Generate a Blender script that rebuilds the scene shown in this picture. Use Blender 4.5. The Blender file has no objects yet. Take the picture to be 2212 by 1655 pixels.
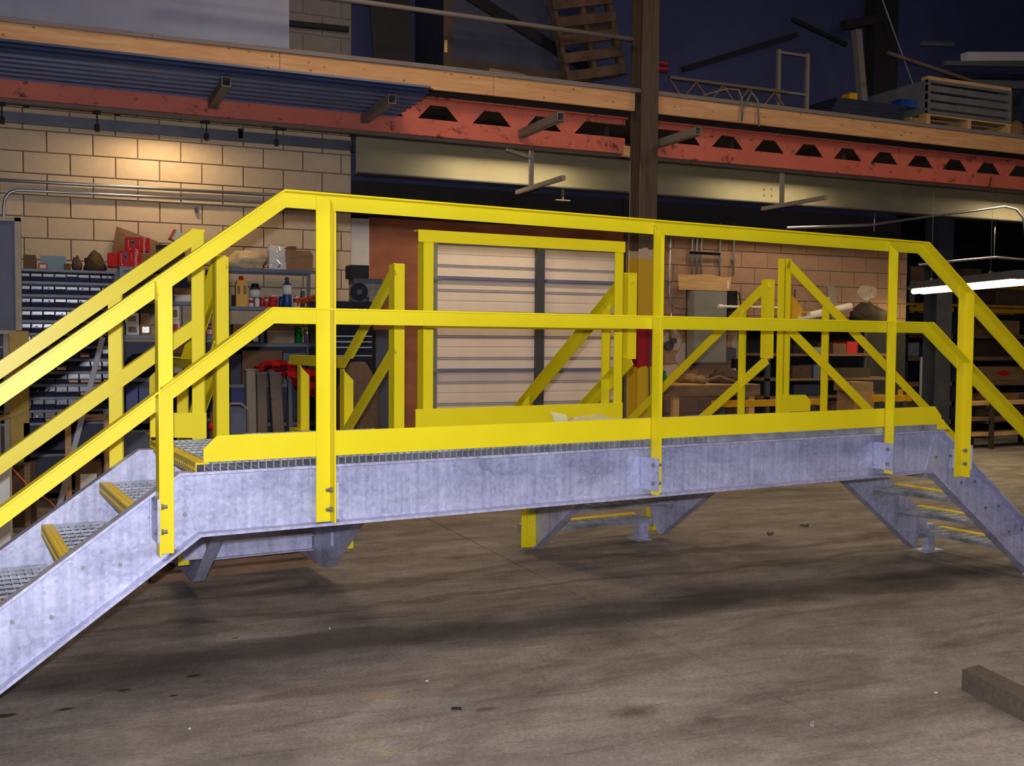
import bpy, bmesh, math, random
from mathutils import Vector, Matrix, noise as mnoise
random.seed(7)
PI = math.pi
scene = bpy.context.scene
COL = scene.collection

# ------------------------------------------------------------------ camera
CAM = Vector((0.539, -3.967, 1.5257))
RIGHT = Vector((0.91678, -0.39933, 0.00761)).normalized()
UP = Vector((0.01068, 0.04354, 0.99899)).normalized()
FWD = Vector((0.39926, 0.91577, -0.04418)).normalized()
FPX = 2199.0
cd = bpy.data.cameras.new('camera'); cd.sensor_width = 36.0; cd.lens = FPX / 2212 * 36.0
cd.clip_start = 0.05; cd.clip_end = 100
cam = bpy.data.objects.new('camera', cd); COL.objects.link(cam)
m = Matrix((RIGHT, UP, -FWD)).transposed().to_4x4(); m.translation = CAM
cam.matrix_world = m
scene.camera = cam

# ------------------------------------------------------------------ view, world
vs = scene.view_settings
vs.view_transform = 'Standard'; vs.look = 'None'; vs.gamma = 1.0; vs.use_curve_mapping = False
vs.exposure = 0.0
w = bpy.data.worlds.new('world'); scene.world = w; w.use_nodes = True
w.node_tree.nodes['Background'].inputs[0].default_value = (0.25, 0.3, 0.6, 1)
w.node_tree.nodes['Background'].inputs[1].default_value = 0.015

# ------------------------------------------------------------------ lights
def lamp(name, kind, loc, energy, color, target=None, size=0.1, size_y=None, angle=60, blend=0.5, spread=None):
    d = bpy.data.lights.new(name, kind); d.energy = energy; d.color = color
    if kind == 'AREA':
        d.size = size
        if size_y: d.shape = 'RECTANGLE'; d.size_y = size_y
        if spread: d.spread = math.radians(spread)
    else: d.shadow_soft_size = size
    if kind == 'SPOT': d.spot_size = math.radians(angle); d.spot_blend = blend
    o = bpy.data.objects.new(name, d); COL.objects.link(o); o.location = loc
    if target is not None:
        o.rotation_euler = (Vector(target) - Vector(loc)).to_track_quat('-Z', 'Y').to_euler()
    return o
# the camera's own flash, a hand's width above the lens
FL = CAM + UP * 0.09 - RIGHT * 0.015
lamp('camera_flash', 'SPOT', FL, 900, (0.90, 0.92, 1.0), FL + FWD * 5 + UP * 0.3, size=0.02, angle=120, blend=0.6)
# high-bay lamps of the hall
WARM = (1.0, 0.78, 0.55)
for i, (lx, ly) in enumerate(((0.5, -2.5), (5.5, -2.5), (3.0, 2.2), (9.5, 1.0))):
    lamp('high_bay_light', 'AREA', (lx, ly, 6.4), 100, WARM, (lx, ly, 0), size=1.6)
# cool fill added behind the camera to lift and tint the shadows
lamp('cool_fill_light', 'AREA', (4.0, -8.8, 3.0), 70, (0.42, 0.52, 1.0), (4.5, 6.0, 2.5), size=7.0, size_y=3.5)
# shop lights hung behind the red beam, shining down the back wall
for nm_, lx, ly, ln_, en, c_ in (('wall_lamp', 1.37, 6.32, 0.50, 17, (1.0, 0.74, 0.42)), ('shop_light', 5.0, 6.10, 1.5, 32, (1.0, 0.80, 0.50)), ('shop_light', 8.5, 6.10, 1.5, 24, (1.0, 0.80, 0.50)), ('shop_light', 12.7, 6.0, 1.2, 30, (1.0, 0.80, 0.50))):
    lamp(nm_, 'AREA', (lx, ly, 3.665 if lx < 2 else 3.622), en, c_, (lx, ly, 0), size=0.08, size_y=ln_).rotation_euler = (0, 0, math.pi / 2)

# ------------------------------------------------------------------ helpers
def at(px, py, Y):
    """a pixel of the photograph -> (x, z) where its ray meets the upright plane y = Y"""
    r = FWD + RIGHT * ((px - 1106) / FPX) + UP * (-(py - 827.5) / FPX)
    t = (Y - CAM.y) / r.y
    return (CAM.x + t * r.x, CAM.z + t * r.z)
def S(r, g, b):
    f = lambda c: (c / 255 / 12.92) if c <= 10.3 else ((c / 255 + 0.055) / 1.055) ** 2.4
    return (f(r), f(g), f(b), 1)
MATS = {}
class N:
    """small node-tree helper"""
    def __init__(s, name):
        s.m = bpy.data.materials.new(name); s.m.use_nodes = True; s.t = s.m.node_tree
        s.b = s.t.nodes['Principled BSDF']; MATS[name] = s.m
    def n(s, typ, **kw):
        x = s.t.nodes.new(typ)
        for k, v in kw.items():
            if k in x.inputs: x.inputs[k].default_value = v
            else: setattr(x, k, v)
        return x
    def l(s, a, b): s.t.links.new(a, b)
    def coord(s, scale=(1, 1, 1), kind='Object', rot=(0, 0, 0)):
        c = s.n('ShaderNodeTexCoord'); mp = s.n('ShaderNodeMapping')
        mp.inputs['Scale'].default_value = scale; mp.inputs['Rotation'].default_value = rot
        s.l(c.outputs[kind], mp.inputs['Vector']); return mp.outputs['Vector']
    def noise(s, vec, scale=5, detail=4, rough=0.6, dist=0):
        x = s.n('ShaderNodeTexNoise'); x.inputs['Scale'].default_value = scale; x.inputs['Detail'].default_value = detail
        x.inputs['Roughness'].default_value = rough; x.inputs['Distortion'].default_value = dist
        s.l(vec, x.inputs['Vector']); return x.outputs['Fac']
    def ramp(s, fac, stops, interp='LINEAR'):
        x = s.n('ShaderNodeValToRGB'); x.color_ramp.interpolation = interp
        e = x.color_ramp.elements
        while len(e) < len(stops): e.new(0.5)
        for q, (p, c) in zip(e, stops): q.position = p; q.color = c
        s.l(fac, x.inputs['Fac']); return x.outputs['Color']
    def mix(s, fac, a, b, mode='MIX'):
        x = s.n('ShaderNodeMix'); x.data_type = 'RGBA'; x.blend_type = mode
        for sock, v in ((x.inputs[0], fac), (x.inputs[6], a), (x.inputs[7], b)):
            if hasattr(v, 'is_output'): s.l(v, sock)
            else: sock.default_value = v
        return x.outputs[2]
    def math(s, op, a, b=None, c=None, clamp=False):
        x = s.n('ShaderNodeMath'); x.operation = op; x.use_clamp = clamp
        for i, v in enumerate((a, b, c)):
            if v is None: continue
            if hasattr(v, 'is_output'): s.l(v, x.inputs[i])
            else: x.inputs[i].default_value = v
        return x.outputs[0]
    def bump(s, h, strength=0.3, dist=0.01):
        x = s.n('ShaderNodeBump'); x.inputs['Strength'].default_value = strength; x.inputs['Distance'].default_value = dist
        s.l(h, x.inputs['Height']); s.l(x.outputs['Normal'], s.b.inputs['Normal'])
    def out(s, col, rough=0.6, metal=0.0, spec=0.5):
        if hasattr(col, 'is_output'): s.l(col, s.b.inputs['Base Color'])
        else: s.b.inputs['Base Color'].default_value = col
        if hasattr(rough, 'is_output'): s.l(rough, s.b.inputs['Roughness'])
        else: s.b.inputs['Roughness'].default_value = rough
        s.b.inputs['Metallic'].default_value = metal; s.b.inputs['Specular IOR Level'].default_value = spec
        return s.m
def dk(c, f): return (c[0] * f, c[1] * f, c[2] * f, 1)
def plain(name, c, rough=0.6, metal=0.0, var=0.25, scale=9, spec=0.4, bump=0.0, stretch=(1, 1, 1)):
    """paint, card, plastic ...: base colour with a little soiling"""
    if name in MATS: return MATS[name]
    s = N(name); v = s.coord(stretch)
    f = s.noise(v, scale, 5, 0.65)
    col = s.ramp(f, ((0.3, dk(c, 1 - var)), (0.7, dk(c, 1 + var * 0.35))))
    if bump: s.bump(s.noise(v, scale * 6, 3), bump, 0.004)
    return s.out(col, rough, metal, spec)

# yellow enamel
s = N('yellow_paint'); v = s.coord()
col = s.ramp(s.noise(v, 3, 3), ((0.3, S(212, 193, 20)), (0.7, S(220, 201, 26))))
s.bump(s.noise(v, 140, 2), 0.06, 0.002)
YEL = s.out(col, 0.36, 0, 0.35)
# galvanised steel: spangle, cloudy zinc, drip streaks
s = N('galvanized_steel'); v = s.coord()
vo = s.n('ShaderNodeTexVoronoi'); vo.inputs['Scale'].default_value = 70; s.l(v, vo.inputs['Vector'])
sp = s.n('ShaderNodeSeparateColor'); s.l(vo.outputs['Color'], sp.inputs[0])
a = s.ramp(s.noise(s.coord((1.0, 1.0, 2.2)), 2.2, 6, 0.7, 0.6), ((0.28, S(146, 147, 176)), (0.50, S(186, 187, 214)), (0.75, S(208, 208, 232))))
b_ = s.ramp(s.noise(s.coord((34, 34, 1.2)), 1.0, 3, 0.6), ((0.38, S(150, 152, 180)), (0.62, S(235, 235, 245))))
a = s.mix(0.42, a, b_, 'MULTIPLY')
a = s.mix(0.10, a, sp.outputs[0])
s.bump(s.noise(v, 60, 4), 0.12, 0.003)
GALV = s.out(a, s.math('MULTIPLY_ADD', sp.outputs[1], 0.12, 0.38), 0.30, 0.5)
s = N('grating_steel'); v = s.coord()
GRAT = s.out(s.ramp(s.noise(v, 9, 4), ((0.3, S(120, 122, 132)), (0.7, S(186, 188, 200)))), 0.34, 0.45)
plain('bolt_steel', S(150, 148, 146), 0.38, 0.8, 0.3, 40)
# concrete floor: long scuffs, tyre band, stains, drops of yellow paint
s = N('concrete_floor'); v = s.coord()
n1 = s.noise(s.coord((0.55, 1.5, 1)), 1.8, 10, 0.68, 0.6)
n2 = s.noise(v, 7.0, 10, 0.8)
n3 = s.noise(s.coord((0.5, 4.5, 1), rot=(0, 0, 0.05)), 2.2, 5, 0.65, 0.8)
c0 = s.ramp(n1, ((0.30, S(108, 100, 97)), (0.50, S(148, 139, 134)), (0.70, S(174, 166, 161))))
c1 = s.ramp(n2, ((0.30, S(150, 142, 136)), (0.70, S(255, 255, 255))))
c0 = s.mix(0.55, c0, c1, 'MULTIPLY')
c0 = s.mix(s.math('MULTIPLY', s.ramp(n3, ((0.52, (0, 0, 0, 1)), (0.70, (1, 1, 1, 1)))), 0.42), c0, S(78, 68, 62))
xyz = s.n('ShaderNodeSeparateXYZ'); s.l(v, xyz.inputs[0])
wob = s.math('MULTIPLY_ADD', s.noise(s.coord((0.5, 1.2, 1)), 1.3, 5), 0.9, -0.45)
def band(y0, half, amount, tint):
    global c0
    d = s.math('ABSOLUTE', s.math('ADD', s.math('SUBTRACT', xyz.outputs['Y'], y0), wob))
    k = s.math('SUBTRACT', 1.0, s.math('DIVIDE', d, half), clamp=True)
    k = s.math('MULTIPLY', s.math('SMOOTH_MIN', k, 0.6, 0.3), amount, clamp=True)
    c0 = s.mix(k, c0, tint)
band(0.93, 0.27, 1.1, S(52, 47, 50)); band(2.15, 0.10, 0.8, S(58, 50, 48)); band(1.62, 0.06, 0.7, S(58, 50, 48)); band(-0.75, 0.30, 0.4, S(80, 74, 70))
def spot(x, y, r, tint, amt, sx=1.0, soft=1.1):
    global c0
    mp = s.n('ShaderNodeMapping'); mp.inputs['Location'].default_value = (-x * sx, -y, 0); mp.inputs['Scale'].default_value = (sx, 1, 0)
    c_ = s.n('ShaderNodeTexCoord'); s.l(c_.outputs['Object'], mp.inputs[0])
    le = s.n('ShaderNodeVectorMath'); le.operation = 'LENGTH'; s.l(mp.outputs[0], le.inputs[0])
    d = s.math('ADD', le.outputs['Value'], s.math('MULTIPLY_ADD', n2, r * 1.6, -r * 0.8))
    k = s.math('MULTIPLY', s.math('DIVIDE', s.math('SUBTRACT', r, d), r * soft, clamp=True), amt, clamp=True)
    c0 = s.mix(k, c0, tint)
spot(2.20, 1.52, 0.12, S(150, 138, 128), 0.8)
spot(1.744, 0.154, 0.10, S(176, 150, 60), 0.32); spot(1.55, -0.28, 0.16, S(150, 140, 30), 0.18); spot(1.60, -0.42, 0.05, S(190, 176, 20), 0.30)
for sx_, sy_, sr_ in ((2.64, -0.415, 0.075), (2.86, -0.60, 0.05), (2.1, -0.15, 0.03), (3.0, 2.6, 0.06), (4.9, 3.2, 0.08), (2.6, 3.3, 0.05), (1.2, 1.6, 0.05)):
    spot(sx_, sy_, sr_, S(66, 54, 48), 0.6, 0.5, 0.8)
for sx_, sy_, sr_ in ((1.037, 0.732, 0.020), (0.745, 0.65, 0.020), (0.515, 0.502, 0.022), (0.28, 0.517, 0.03), (0.93, 0.50, 0.012), (1.30, 1.25, 0.012)):
    spot(sx_, sy_, sr_, S(34, 24, 22), 0.9, 0.5, 0.5)
gr = s.noise(v, 55.0, 4, 0.75)
c0 = s.mix(0.5, c0, s.ramp(gr, ((0.34, S(150, 146, 142)), (0.60, S(255, 255, 255)))), 'MULTIPLY')
c0 = s.mix(s.math('MULTIPLY', s.math('GREATER_THAN', s.noise(v, 90.0, 2, 0.5), 0.735), 0.5), c0, S(210, 204, 198))
s.bump(n2, 0.12, 0.01)
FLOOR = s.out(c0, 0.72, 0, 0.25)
# painted concrete block
s = N('concrete_block'); v = s.coord()
a = s.ramp(s.noise(v, 5, 6, 0.7), ((0.25, S(186, 162, 132)), (0.75, S(214, 191, 160))))
oi = s.n('ShaderNodeObjectInfo')
a = s.mix(0.18, a, s.ramp(oi.outputs['Random'], ((0, S(170, 148, 120)), (1, S(226, 206, 176)))))
s.bump(s.noise(v, 60, 4, 0.8), 0.35, 0.004)
BLOCK = s.out(a, 0.9, 0, 0.2)
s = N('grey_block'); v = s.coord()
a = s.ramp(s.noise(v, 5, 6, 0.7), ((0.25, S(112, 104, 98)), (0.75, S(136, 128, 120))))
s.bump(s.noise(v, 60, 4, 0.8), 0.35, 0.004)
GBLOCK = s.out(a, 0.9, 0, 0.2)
s = N('worn_block'); v = s.coord()
a = s.ramp(s.noise(v, 5, 6, 0.7), ((0.25, S(140, 108, 86)), (0.75, S(166, 132, 108))))
pn = s.noise(s.coord(kind='Object'), 3.0, 7, 0.75)
s.bump(s.noise(v, 60, 4, 0.8), 0.35, 0.004)
WBLOCK = s.out(a, 0.9, 0, 0.2)
plain('mortar', S(120, 102, 86), 0.95, 0, 0.3, 30)
# fascia timber
def wood(name, lo, hi, grain=(1.2, 14, 14), knots=True, rough=0.65):
    s = N(name); v = s.coord(grain)
    a = s.ramp(s.noise(v, 2.2, 6, 0.6, 0.4), ((0.3, lo), (0.7, hi)))
    if knots:
        vo = s.n('ShaderNodeTexVoronoi'); vo.voronoi_dimensions = '2D'; vo.inputs['Scale'].default_value = 7.0; sx_ = s.n('ShaderNodeSeparateXYZ'); s.l(s.coord((1, 1, 1.3)), sx_.inputs[0]); cx_ = s.n('ShaderNodeCombineXYZ'); s.l(sx_.outputs['X'], cx_.inputs[0]); s.l(sx_.outputs['Z'], cx_.inputs[1]); s.l(cx_.outputs[0], vo.inputs['Vector'])
        k = s.ramp(vo.outputs['Distance'], ((0.04, (1, 1, 1, 1)), (0.12, (0, 0, 0, 1))))
        mk = s.ramp(s.noise(s.coord((1, 1, 4)), 3.5, 3), ((0.46, (0, 0, 0, 1)), (0.60, (1, 1, 1, 1))))
        a = s.mix(s.math('MULTIPLY', s.math('MULTIPLY', k, mk), 0.8), a, dk(lo, 0.20))
        a = s.mix(s.math('MULTIPLY', s.ramp(s.noise(s.coord((0.6, 9, 9)), 2.0, 4), ((0.55, (0, 0, 0, 1)), (0.7, (1, 1, 1, 1)))), 0.25), a, S(226, 196, 158))
    return s.out(a, rough, 0, 0.3)
wood('fascia_wood', S(188, 136, 88), S(212, 164, 114))
wood('pale_wood', S(176, 134, 84), S(208, 168, 114), knots=False)
wood('old_wood', S(96, 74, 56), S(128, 102, 78), knots=False, rough=0.85)
wood('plywood', S(128, 72, 48), S(160, 98, 66), (0.8, 3, 2.2), knots=False)
wood('deck_edge', S(104, 94, 90), S(140, 128, 122), (1, 20, 60), knots=False)
# red primer going to rust
def rusty(name, paint, amt, rough=0.6):
    s = N(name); v = s.coord((1, 1, 1))
    f = s.noise(v, 6, 8, 0.75, 0.3)
    a = s.ramp(s.noise(v, 2.5, 4), ((0.3, dk(paint, 0.85)), (0.7, paint)))
    r = s.ramp(s.noise(v, 30, 5), ((0.3, S(58, 30, 20)), (0.7, S(104, 58, 36))))
    k = s.ramp(f, ((amt, (0, 0, 0, 1)), (amt + 0.08, (1, 1, 1, 1))))
    return s.out(s.mix(k, a, r), rough, 0, 0.3)
rusty('red_primer', S(200, 104, 84), 0.56); rusty('rusty_steel', S(104, 90, 80), 0.58); rusty('old_steel', S(128, 118, 108), 0.62)
# column: bare brown steel above, safety yellow, then red near the bench
s = N('column_paint'); v = s.coord()
xyz = s.n('ShaderNodeSeparateXYZ'); s.l(v, xyz.inputs[0])
z = s.math('ADD', xyz.outputs['Z'], s.math('MULTIPLY_ADD', s.noise(v, 9, 4), 0.16, -0.08))
f = s.math('DIVIDE', z, 7.0)
bare = s.ramp(s.noise(s.coord((9, 9, 0.6)), 3, 5), ((0.3, S(62, 50, 40)), (0.7, S(92, 74, 58))))
a = s.ramp(f, ((0.0, S(196, 160, 30)), (1.22 / 7, S(150, 24, 34)), (1.75 / 7, S(190, 152, 34)), (2.34 / 7, S(176, 156, 128)), (2.46 / 7, S(80, 66, 52))), 'CONSTANT')
k = s.math('GREATER_THAN', f, 2.46 / 7)
s.out(s.mix(k, a, bare), 0.6, 0, 0.3)
# grey-blue steel decking sheets
plain('deck_sheet', S(76, 86, 118), 0.5, 0.25, 0.25, 4)
plain('grey_sheet', S(128, 132, 152), 0.5, 0.2, 0.15, 2)
plain('cream_steel', S(136, 128, 102), 0.6, 0.0, 0.12, 3)
plain('dark_wall', S(66, 68, 104), 0.9, 0, 0.25, 1.2)
plain('near_black', S(36, 33, 34), 0.9, 0, 0.3, 4)
plain('door_beige', S(226, 208, 192), 0.55, 0, 0.10, 2)
plain('door_line', S(112, 114, 142), 0.5, 0.2, 0.1, 4)
plain('white_board', S(206, 198, 190), 0.7, 0, 0.12, 4)
plain('dark_steel', S(74, 76, 84), 0.5, 0.3, 0.25, 6)
plain('shelf_steel', S(92, 94, 106), 0.45, 0.35, 0.25, 6)
plain('bin_plastic', S(34, 36, 62), 0.22, 0.0, 0.25, 6, 0.6)
plain('glint_grey', S(84, 86, 106), 0.32, 0.4, 0.5, 3)
plain('tag_card', S(198, 160, 120), 0.8, 0, 0.2, 20)
plain('black_metal', S(20, 20, 24), 0.3, 0.2, 0.3, 6)
plain('black_rubber', S(22, 22, 24), 0.7, 0, 0.3, 6)
plain('chrome', S(222, 222, 214), 0.2, 0.9, 0.1, 6)
plain('conduit_steel', S(170, 172, 176), 0.35, 0.8, 0.15, 6)
plain('card', S(150, 112, 78), 0.85, 0, 0.25, 6); plain('card_dark', S(110, 82, 60), 0.85, 0, 0.3, 6); plain('card_grey', S(140, 124, 110), 0.9, 0, 0.3, 9)
plain('tool_red', S(208, 24, 26), 0.6, 0, 0.08, 6, 0.2); plain('paper_white', S(214, 210, 204), 0.6, 0, 0.08, 12)
plain('red_ink', S(186, 30, 34), 0.5, 0, 0.1, 9); plain('blue_plastic', S(28, 62, 128), 0.35, 0, 0.15, 9); plain('deep_blue', S(26, 34, 110), 0.4, 0, 0.2, 9)
plain('teal_box', S(110, 140, 150), 0.5, 0, 0.2, 5); plain('green_can', S(20, 118, 52), 0.25, 0.2, 0.1, 9); plain('purple_can', S(92, 66, 132), 0.3, 0.2, 0.1, 9)
plain('jug_yellow', S(212, 158, 14), 0.4, 0, 0.12, 9); plain('jug_amber', S(120, 86, 30), 0.4, 0, 0.12, 9); plain('orange_cord', S(196, 84, 26), 0.5, 0, 0.1, 9)
plain('burlap', S(206, 184, 148), 0.95, 0, 0.35, 22, bump=0.5); plain('foil', S(196, 194, 190), 0.25, 0.5, 0.35, 14, bump=0.4)
plain('canvas_brown', S(96, 74, 58), 0.95, 0, 0.3, 12, bump=0.4); plain('camo', S(92, 72, 46), 0.95, 0, 0.6, 14)
plain('panel_grey', S(132, 130, 122), 0.5, 0.1, 0.10, 4); plain('tan_wrap', S(136, 108, 70), 0.8, 0, 0.3, 5)
plain('rack_yellow', S(206, 150, 20), 0.5, 0, 0.2, 6); plain('dark_brown', S(62, 48, 40), 0.85, 0, 0.35, 5); plain('tube_white', S(226, 216, 200), 0.6, 0, 0.1, 9)
plain('blue_black', S(42, 46, 66), 0.5, 0.1, 0.3, 4); plain('alu', S(150, 150, 150), 0.4, 0.6, 0.2, 6); plain('slate', S(88, 92, 112), 0.8, 0, 0.15, 5)
plain('frame_wood', S(150, 138, 122), 0.8, 0, 0.2, 8); plain('red_rag', S(150, 34, 34), 0.9, 0, 0.3, 9); plain('pile_brown', S(80, 60, 46), 0.95, 0, 0.5, 6)
plain('bluegrey_box', S(84, 92, 112), 0.6, 0, 0.3, 6); plain('clear_plastic', S(120, 118, 112), 0.2, 0, 0.5, 12)
s = N('plaid_wool'); v = s.coord(); xyz = s.n('ShaderNodeSeparateXYZ'); s.l(v, xyz.inputs[0])
st1 = s.math('GREATER_THAN', s.math('FRACT', s.math('MULTIPLY', xyz.outputs['X'], 7.0)), 0.5)
st2 = s.math('GREATER_THAN', s.math('FRACT', s.math('MULTIPLY', s.math('ADD', xyz.outputs['Z'], s.math('ABSOLUTE', xyz.outputs['Y'])), 9.0)), 0.5)
a = s.mix(s.math('MULTIPLY', s.math('ADD', st1, st2), 0.45), S(160, 22, 24), S(18, 6, 10))
s.out(a, 0.95, 0, 0.1)
s = N('lamp_tube'); s.b.inputs['Emission Color'].default_value = (1.0, 0.86, 0.42, 1); s.b.inputs['Emission Strength'].default_value = 7.0; s.out((1, 0.9, 0.7, 1), 0.5)
plain('weathered', S(88, 78, 70), 0.9, 0, 0.35, 8, stretch=(6, 6, 6)); plain('dark_red', S(112, 22, 32), 0.5, 0, 0.1, 9); plain('dull_yellow', S(150, 122, 44), 0.6, 0, 0.3, 6); plain('grey_bar', S(146, 146, 156), 0.5, 0.1, 0.15, 8); plain('dark_brick', S(44, 38, 40), 0.9, 0, 0.3, 5)
s = N('clear_bag')
s.b.inputs['Alpha'].default_value = 0.2; s.out((0.9, 0.88, 0.86, 1), 0.12, 0, 0.8)
s = N('worn_patch'); v = s.coord()
s.out(s.ramp(s.noise(v, 6, 8, 0.8), ((0.35, S(160, 134, 114)), (0.6, S(190, 176, 162)))), 0.9, 0, 0.2)

class G:
    """collects faces for one mesh object"""
    def __init__(s): s.v = []; s.f = []
    def add(s, vs, fs):
        k = len(s.v); s.v += [tuple(p) for p in vs]; s.f += [tuple(i + k for i in f) for f in fs]; return s
    def box(s, x0, x1, y0, y1, z0, z1):
        return s.add([(x0, y0, z0), (x1, y0, z0), (x1, y1, z0), (x0, y1, z0), (x0, y0, z1), (x1, y0, z1), (x1, y1, z1), (x0, y1, z1)],
                     [(3, 2, 1, 0), (4, 5, 6, 7), (0, 1, 5, 4), (1, 2, 6, 5), (2, 3, 7, 6), (3, 0, 4, 7)])
    def prism(s, pts, ext):
        """flat polygon pts (3-D) pushed along the vector ext"""
        n = len(pts); e = Vector(ext); P = [Vector(p) for p in pts]
        fs = [tuple(range(n))[::-1], tuple(range(n, 2 * n))] + [(i, (i + 1) % n, n + (i + 1) % n, n + i) for i in range(n)]
        return s.add(P + [p + e for p in P], fs)
    def bar(s, p, q, wd, ht, up=(0, 0, 1)):
        p, q = Vector(p), Vector(q); d = (q - p).normalized(); u = Vector(up)
        sd = d.cross(u)
        if sd.length < 1e-4: sd = d.cross(Vector((1, 0, 0)))
        sd.normalize(); u = sd.cross(d).normalized()
        a, b = sd * (wd / 2), u * (ht / 2)
        return s.prism([p - a - b, p + a - b, p + a + b, p - a + b], q - p)
    def cyl(s, p, q, r, n=12, r2=None, cap=True):
        p, q = Vector(p), Vector(q); d = (q - p).normalized(); r2 = r if r2 is None else r2
        a = d.orthogonal().normalized(); b = d.cross(a)
        ring = lambda c, rr: [c + a * (rr * math.cos(2 * PI * i / n)) + b * (rr * math.sin(2 * PI * i / n)) for i in range(n)]
        fs = [(i, (i + 1) % n, n + (i + 1) % n, n + i) for i in range(n)]
        if cap: fs += [tuple(range(n))[::-1], tuple(range(n, 2 * n))]
        return s.add(ring(p, r) + ring(q, r2), fs)
    def tube(s, pts, r, n=8):
        P = [Vector(p) for p in pts]; rings = []; a = None
        for i, p in enumerate(P):
            d = (P[min(i + 1, len(P) - 1)] - P[max(i - 1, 0)]).normalized()
            a = d.orthogonal() if a is None else a - d * a.dot(d)
            a.normalize(); b = d.cross(a)
            rings += [p + a * (r * math.cos(2 * PI * j / n)) + b * (r * math.sin(2 * PI * j / n)) for j in range(n)]
        fs = []
        for i in range(len(P) - 1):
            fs += [(i * n + j, i * n + (j + 1) % n, (i + 1) * n + (j + 1) % n, (i + 1) * n + j) for j in range(n)]
        fs += [tuple(range(n))[::-1], tuple(range((len(P) - 1) * n, len(P) * n))]
        return s.add(rings, fs)
    def lathe(s, prof, c=(0, 0, 0), n=16):
        vs_, fs = [], []
        for r, z in prof: vs_ += [(c[0] + r * math.cos(2 * PI * j / n), c[1] + r * math.sin(2 * PI * j / n), c[2] + z) for j in range(n)]
        for i in range(len(prof) - 1): fs += [(i * n + j, i * n + (j + 1) % n, (i + 1) * n + (j + 1) % n, (i + 1) * n + j) for j in range(n)]
        fs += [tuple(range(n))[::-1], tuple(range((len(prof) - 1) * n, len(prof) * n))]
        return s.add(vs_, fs)
    def sweep(s, path, prof, mp):
        """profile (d = depth below the path line, t = out of plane) along a bent path (a, z), mitred; mp(a, z, t) -> 3-D"""
        nrm = []
        for i in range(len(path) - 1):
            dx, dz = path[i + 1][0] - path[i][0], path[i + 1][1] - path[i][1]; L = math.hypot(dx, dz)
            q = (dz / L, -dx / L)
            if q[1] > 0: q = (-q[0], -q[1])
            nrm.append(q)
        off = []
        for i in range(len(path)):
            if i == 0: off.append(nrm[0])
            elif i == len(path) - 1: off.append(nrm[-1])
            else:
                a, b = nrm[i - 1], nrm[i]; k = 1 + a[0] * b[0] + a[1] * b[1]
                off.append(((a[0] + b[0]) / k, (a[1] + b[1]) / k))
        n = len(prof); vs_ = []
        for (x, z), (ox, oz) in zip(path, off): vs_ += [mp(x + ox * d, z + oz * d, t) for d, t in prof]
        fs = []
        for i in range(len(path) - 1): fs += [(i * n + j, i * n + (j + 1) % n, (i + 1) * n + (j + 1) % n, (i + 1) * n + j) for j in range(n)]
        fs += [tuple(range(n))[::-1], tuple(range((len(path) - 1) * n, len(path) * n))]
        return s.add(vs_, fs)
    def blob(s, c, r, seed=0, rough=0.35, n=14, flat=None):
        """a lumpy closed form (sacks, heaps, cloth); flat = the level its underside rests on"""
        vs_, fs = [], []; m_ = n // 2
        for i in range(m_ + 1):
            th = PI * i / m_
            for j in range(n):
                ph = 2 * PI * j / n
                d = Vector((math.sin(th) * math.cos(ph), math.sin(th) * math.sin(ph), math.cos(th)))
                k = 1 + rough * mnoise.noise(d * 1.9 + Vector((seed * 3.1, seed, 0)))+ rough * 0.5 * mnoise.noise(d * 5 + Vector((seed, 0, seed * 2)))
                p = Vector((c[0] + d.x * r[0] * k, c[1] + d.y * r[1] * k, c[2] + d.z * r[2] * k))
                if flat is not None: p.z = max(p.z, flat)
                vs_.append(p)
        for i in range(m_): fs += [(i * n + j, i * n + (j + 1) % n, (i + 1) * n + (j + 1) % n, (i + 1) * n + j) for j in range(n)]
        return s.add(vs_, fs)
    def mesh(s, name, mat, smooth=False):
        me = bpy.data.meshes.new(name); me.from_pydata(s.v, [], s.f)
        bm = bmesh.new(); bm.from_mesh(me)
        if smooth: bmesh.ops.remove_doubles(bm, verts=bm.verts, dist=1e-5)
        bmesh.ops.recalc_face_normals(bm, faces=bm.faces); bm.to_mesh(me); bm.free()
        me.materials.append(MATS[mat] if isinstance(mat, str) else mat)
        if smooth:
            for p in me.polygons: p.use_smooth = True
        return me
    def build(s, name, mat, parent=None, smooth=False, loc=(0, 0, 0), rz=0, origin=None):
        if origin is not None:
            o_ = Vector(origin); s.v = [tuple(Vector(p) - o_) for p in s.v]; loc = origin
        return place(s.mesh(name, mat, smooth), name, parent, loc, rz)
def place(me, name, parent=None, loc=(0, 0, 0), rz=0, rot=None):
    o = bpy.data.objects.new(name, me); COL.objects.link(o); o.location = loc; o.rotation_euler = rot or (0, 0, rz)
    if parent is not None: o.parent = parent
    return o
def thing(name, label, cat, loc=(0, 0, 0), rz=0, group=None):
    o = bpy.data.objects.new(name, None); COL.objects.link(o); o.location = loc; o.rotation_euler = (0, 0, rz); o.empty_display_size = 0.1
    return tag(o, label, cat, group)
def tag(o, label, cat, group=None):
    o['label'] = label; o['category'] = cat
    if group: o['group'] = group
    return o
def struct(o): o['kind'] = 'structure'; return o
def dup(o, loc, parent=None, name=None):
    c = o.copy(); COL.objects.link(c); c.location = loc
    if parent is not None: c.parent = parent
    for ch in list(o.children):
        d = ch.copy(); COL.objects.link(d); d.parent = c
        for g in list(ch.children):
            e = g.copy(); COL.objects.link(e); e.parent = d
    return c

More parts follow.
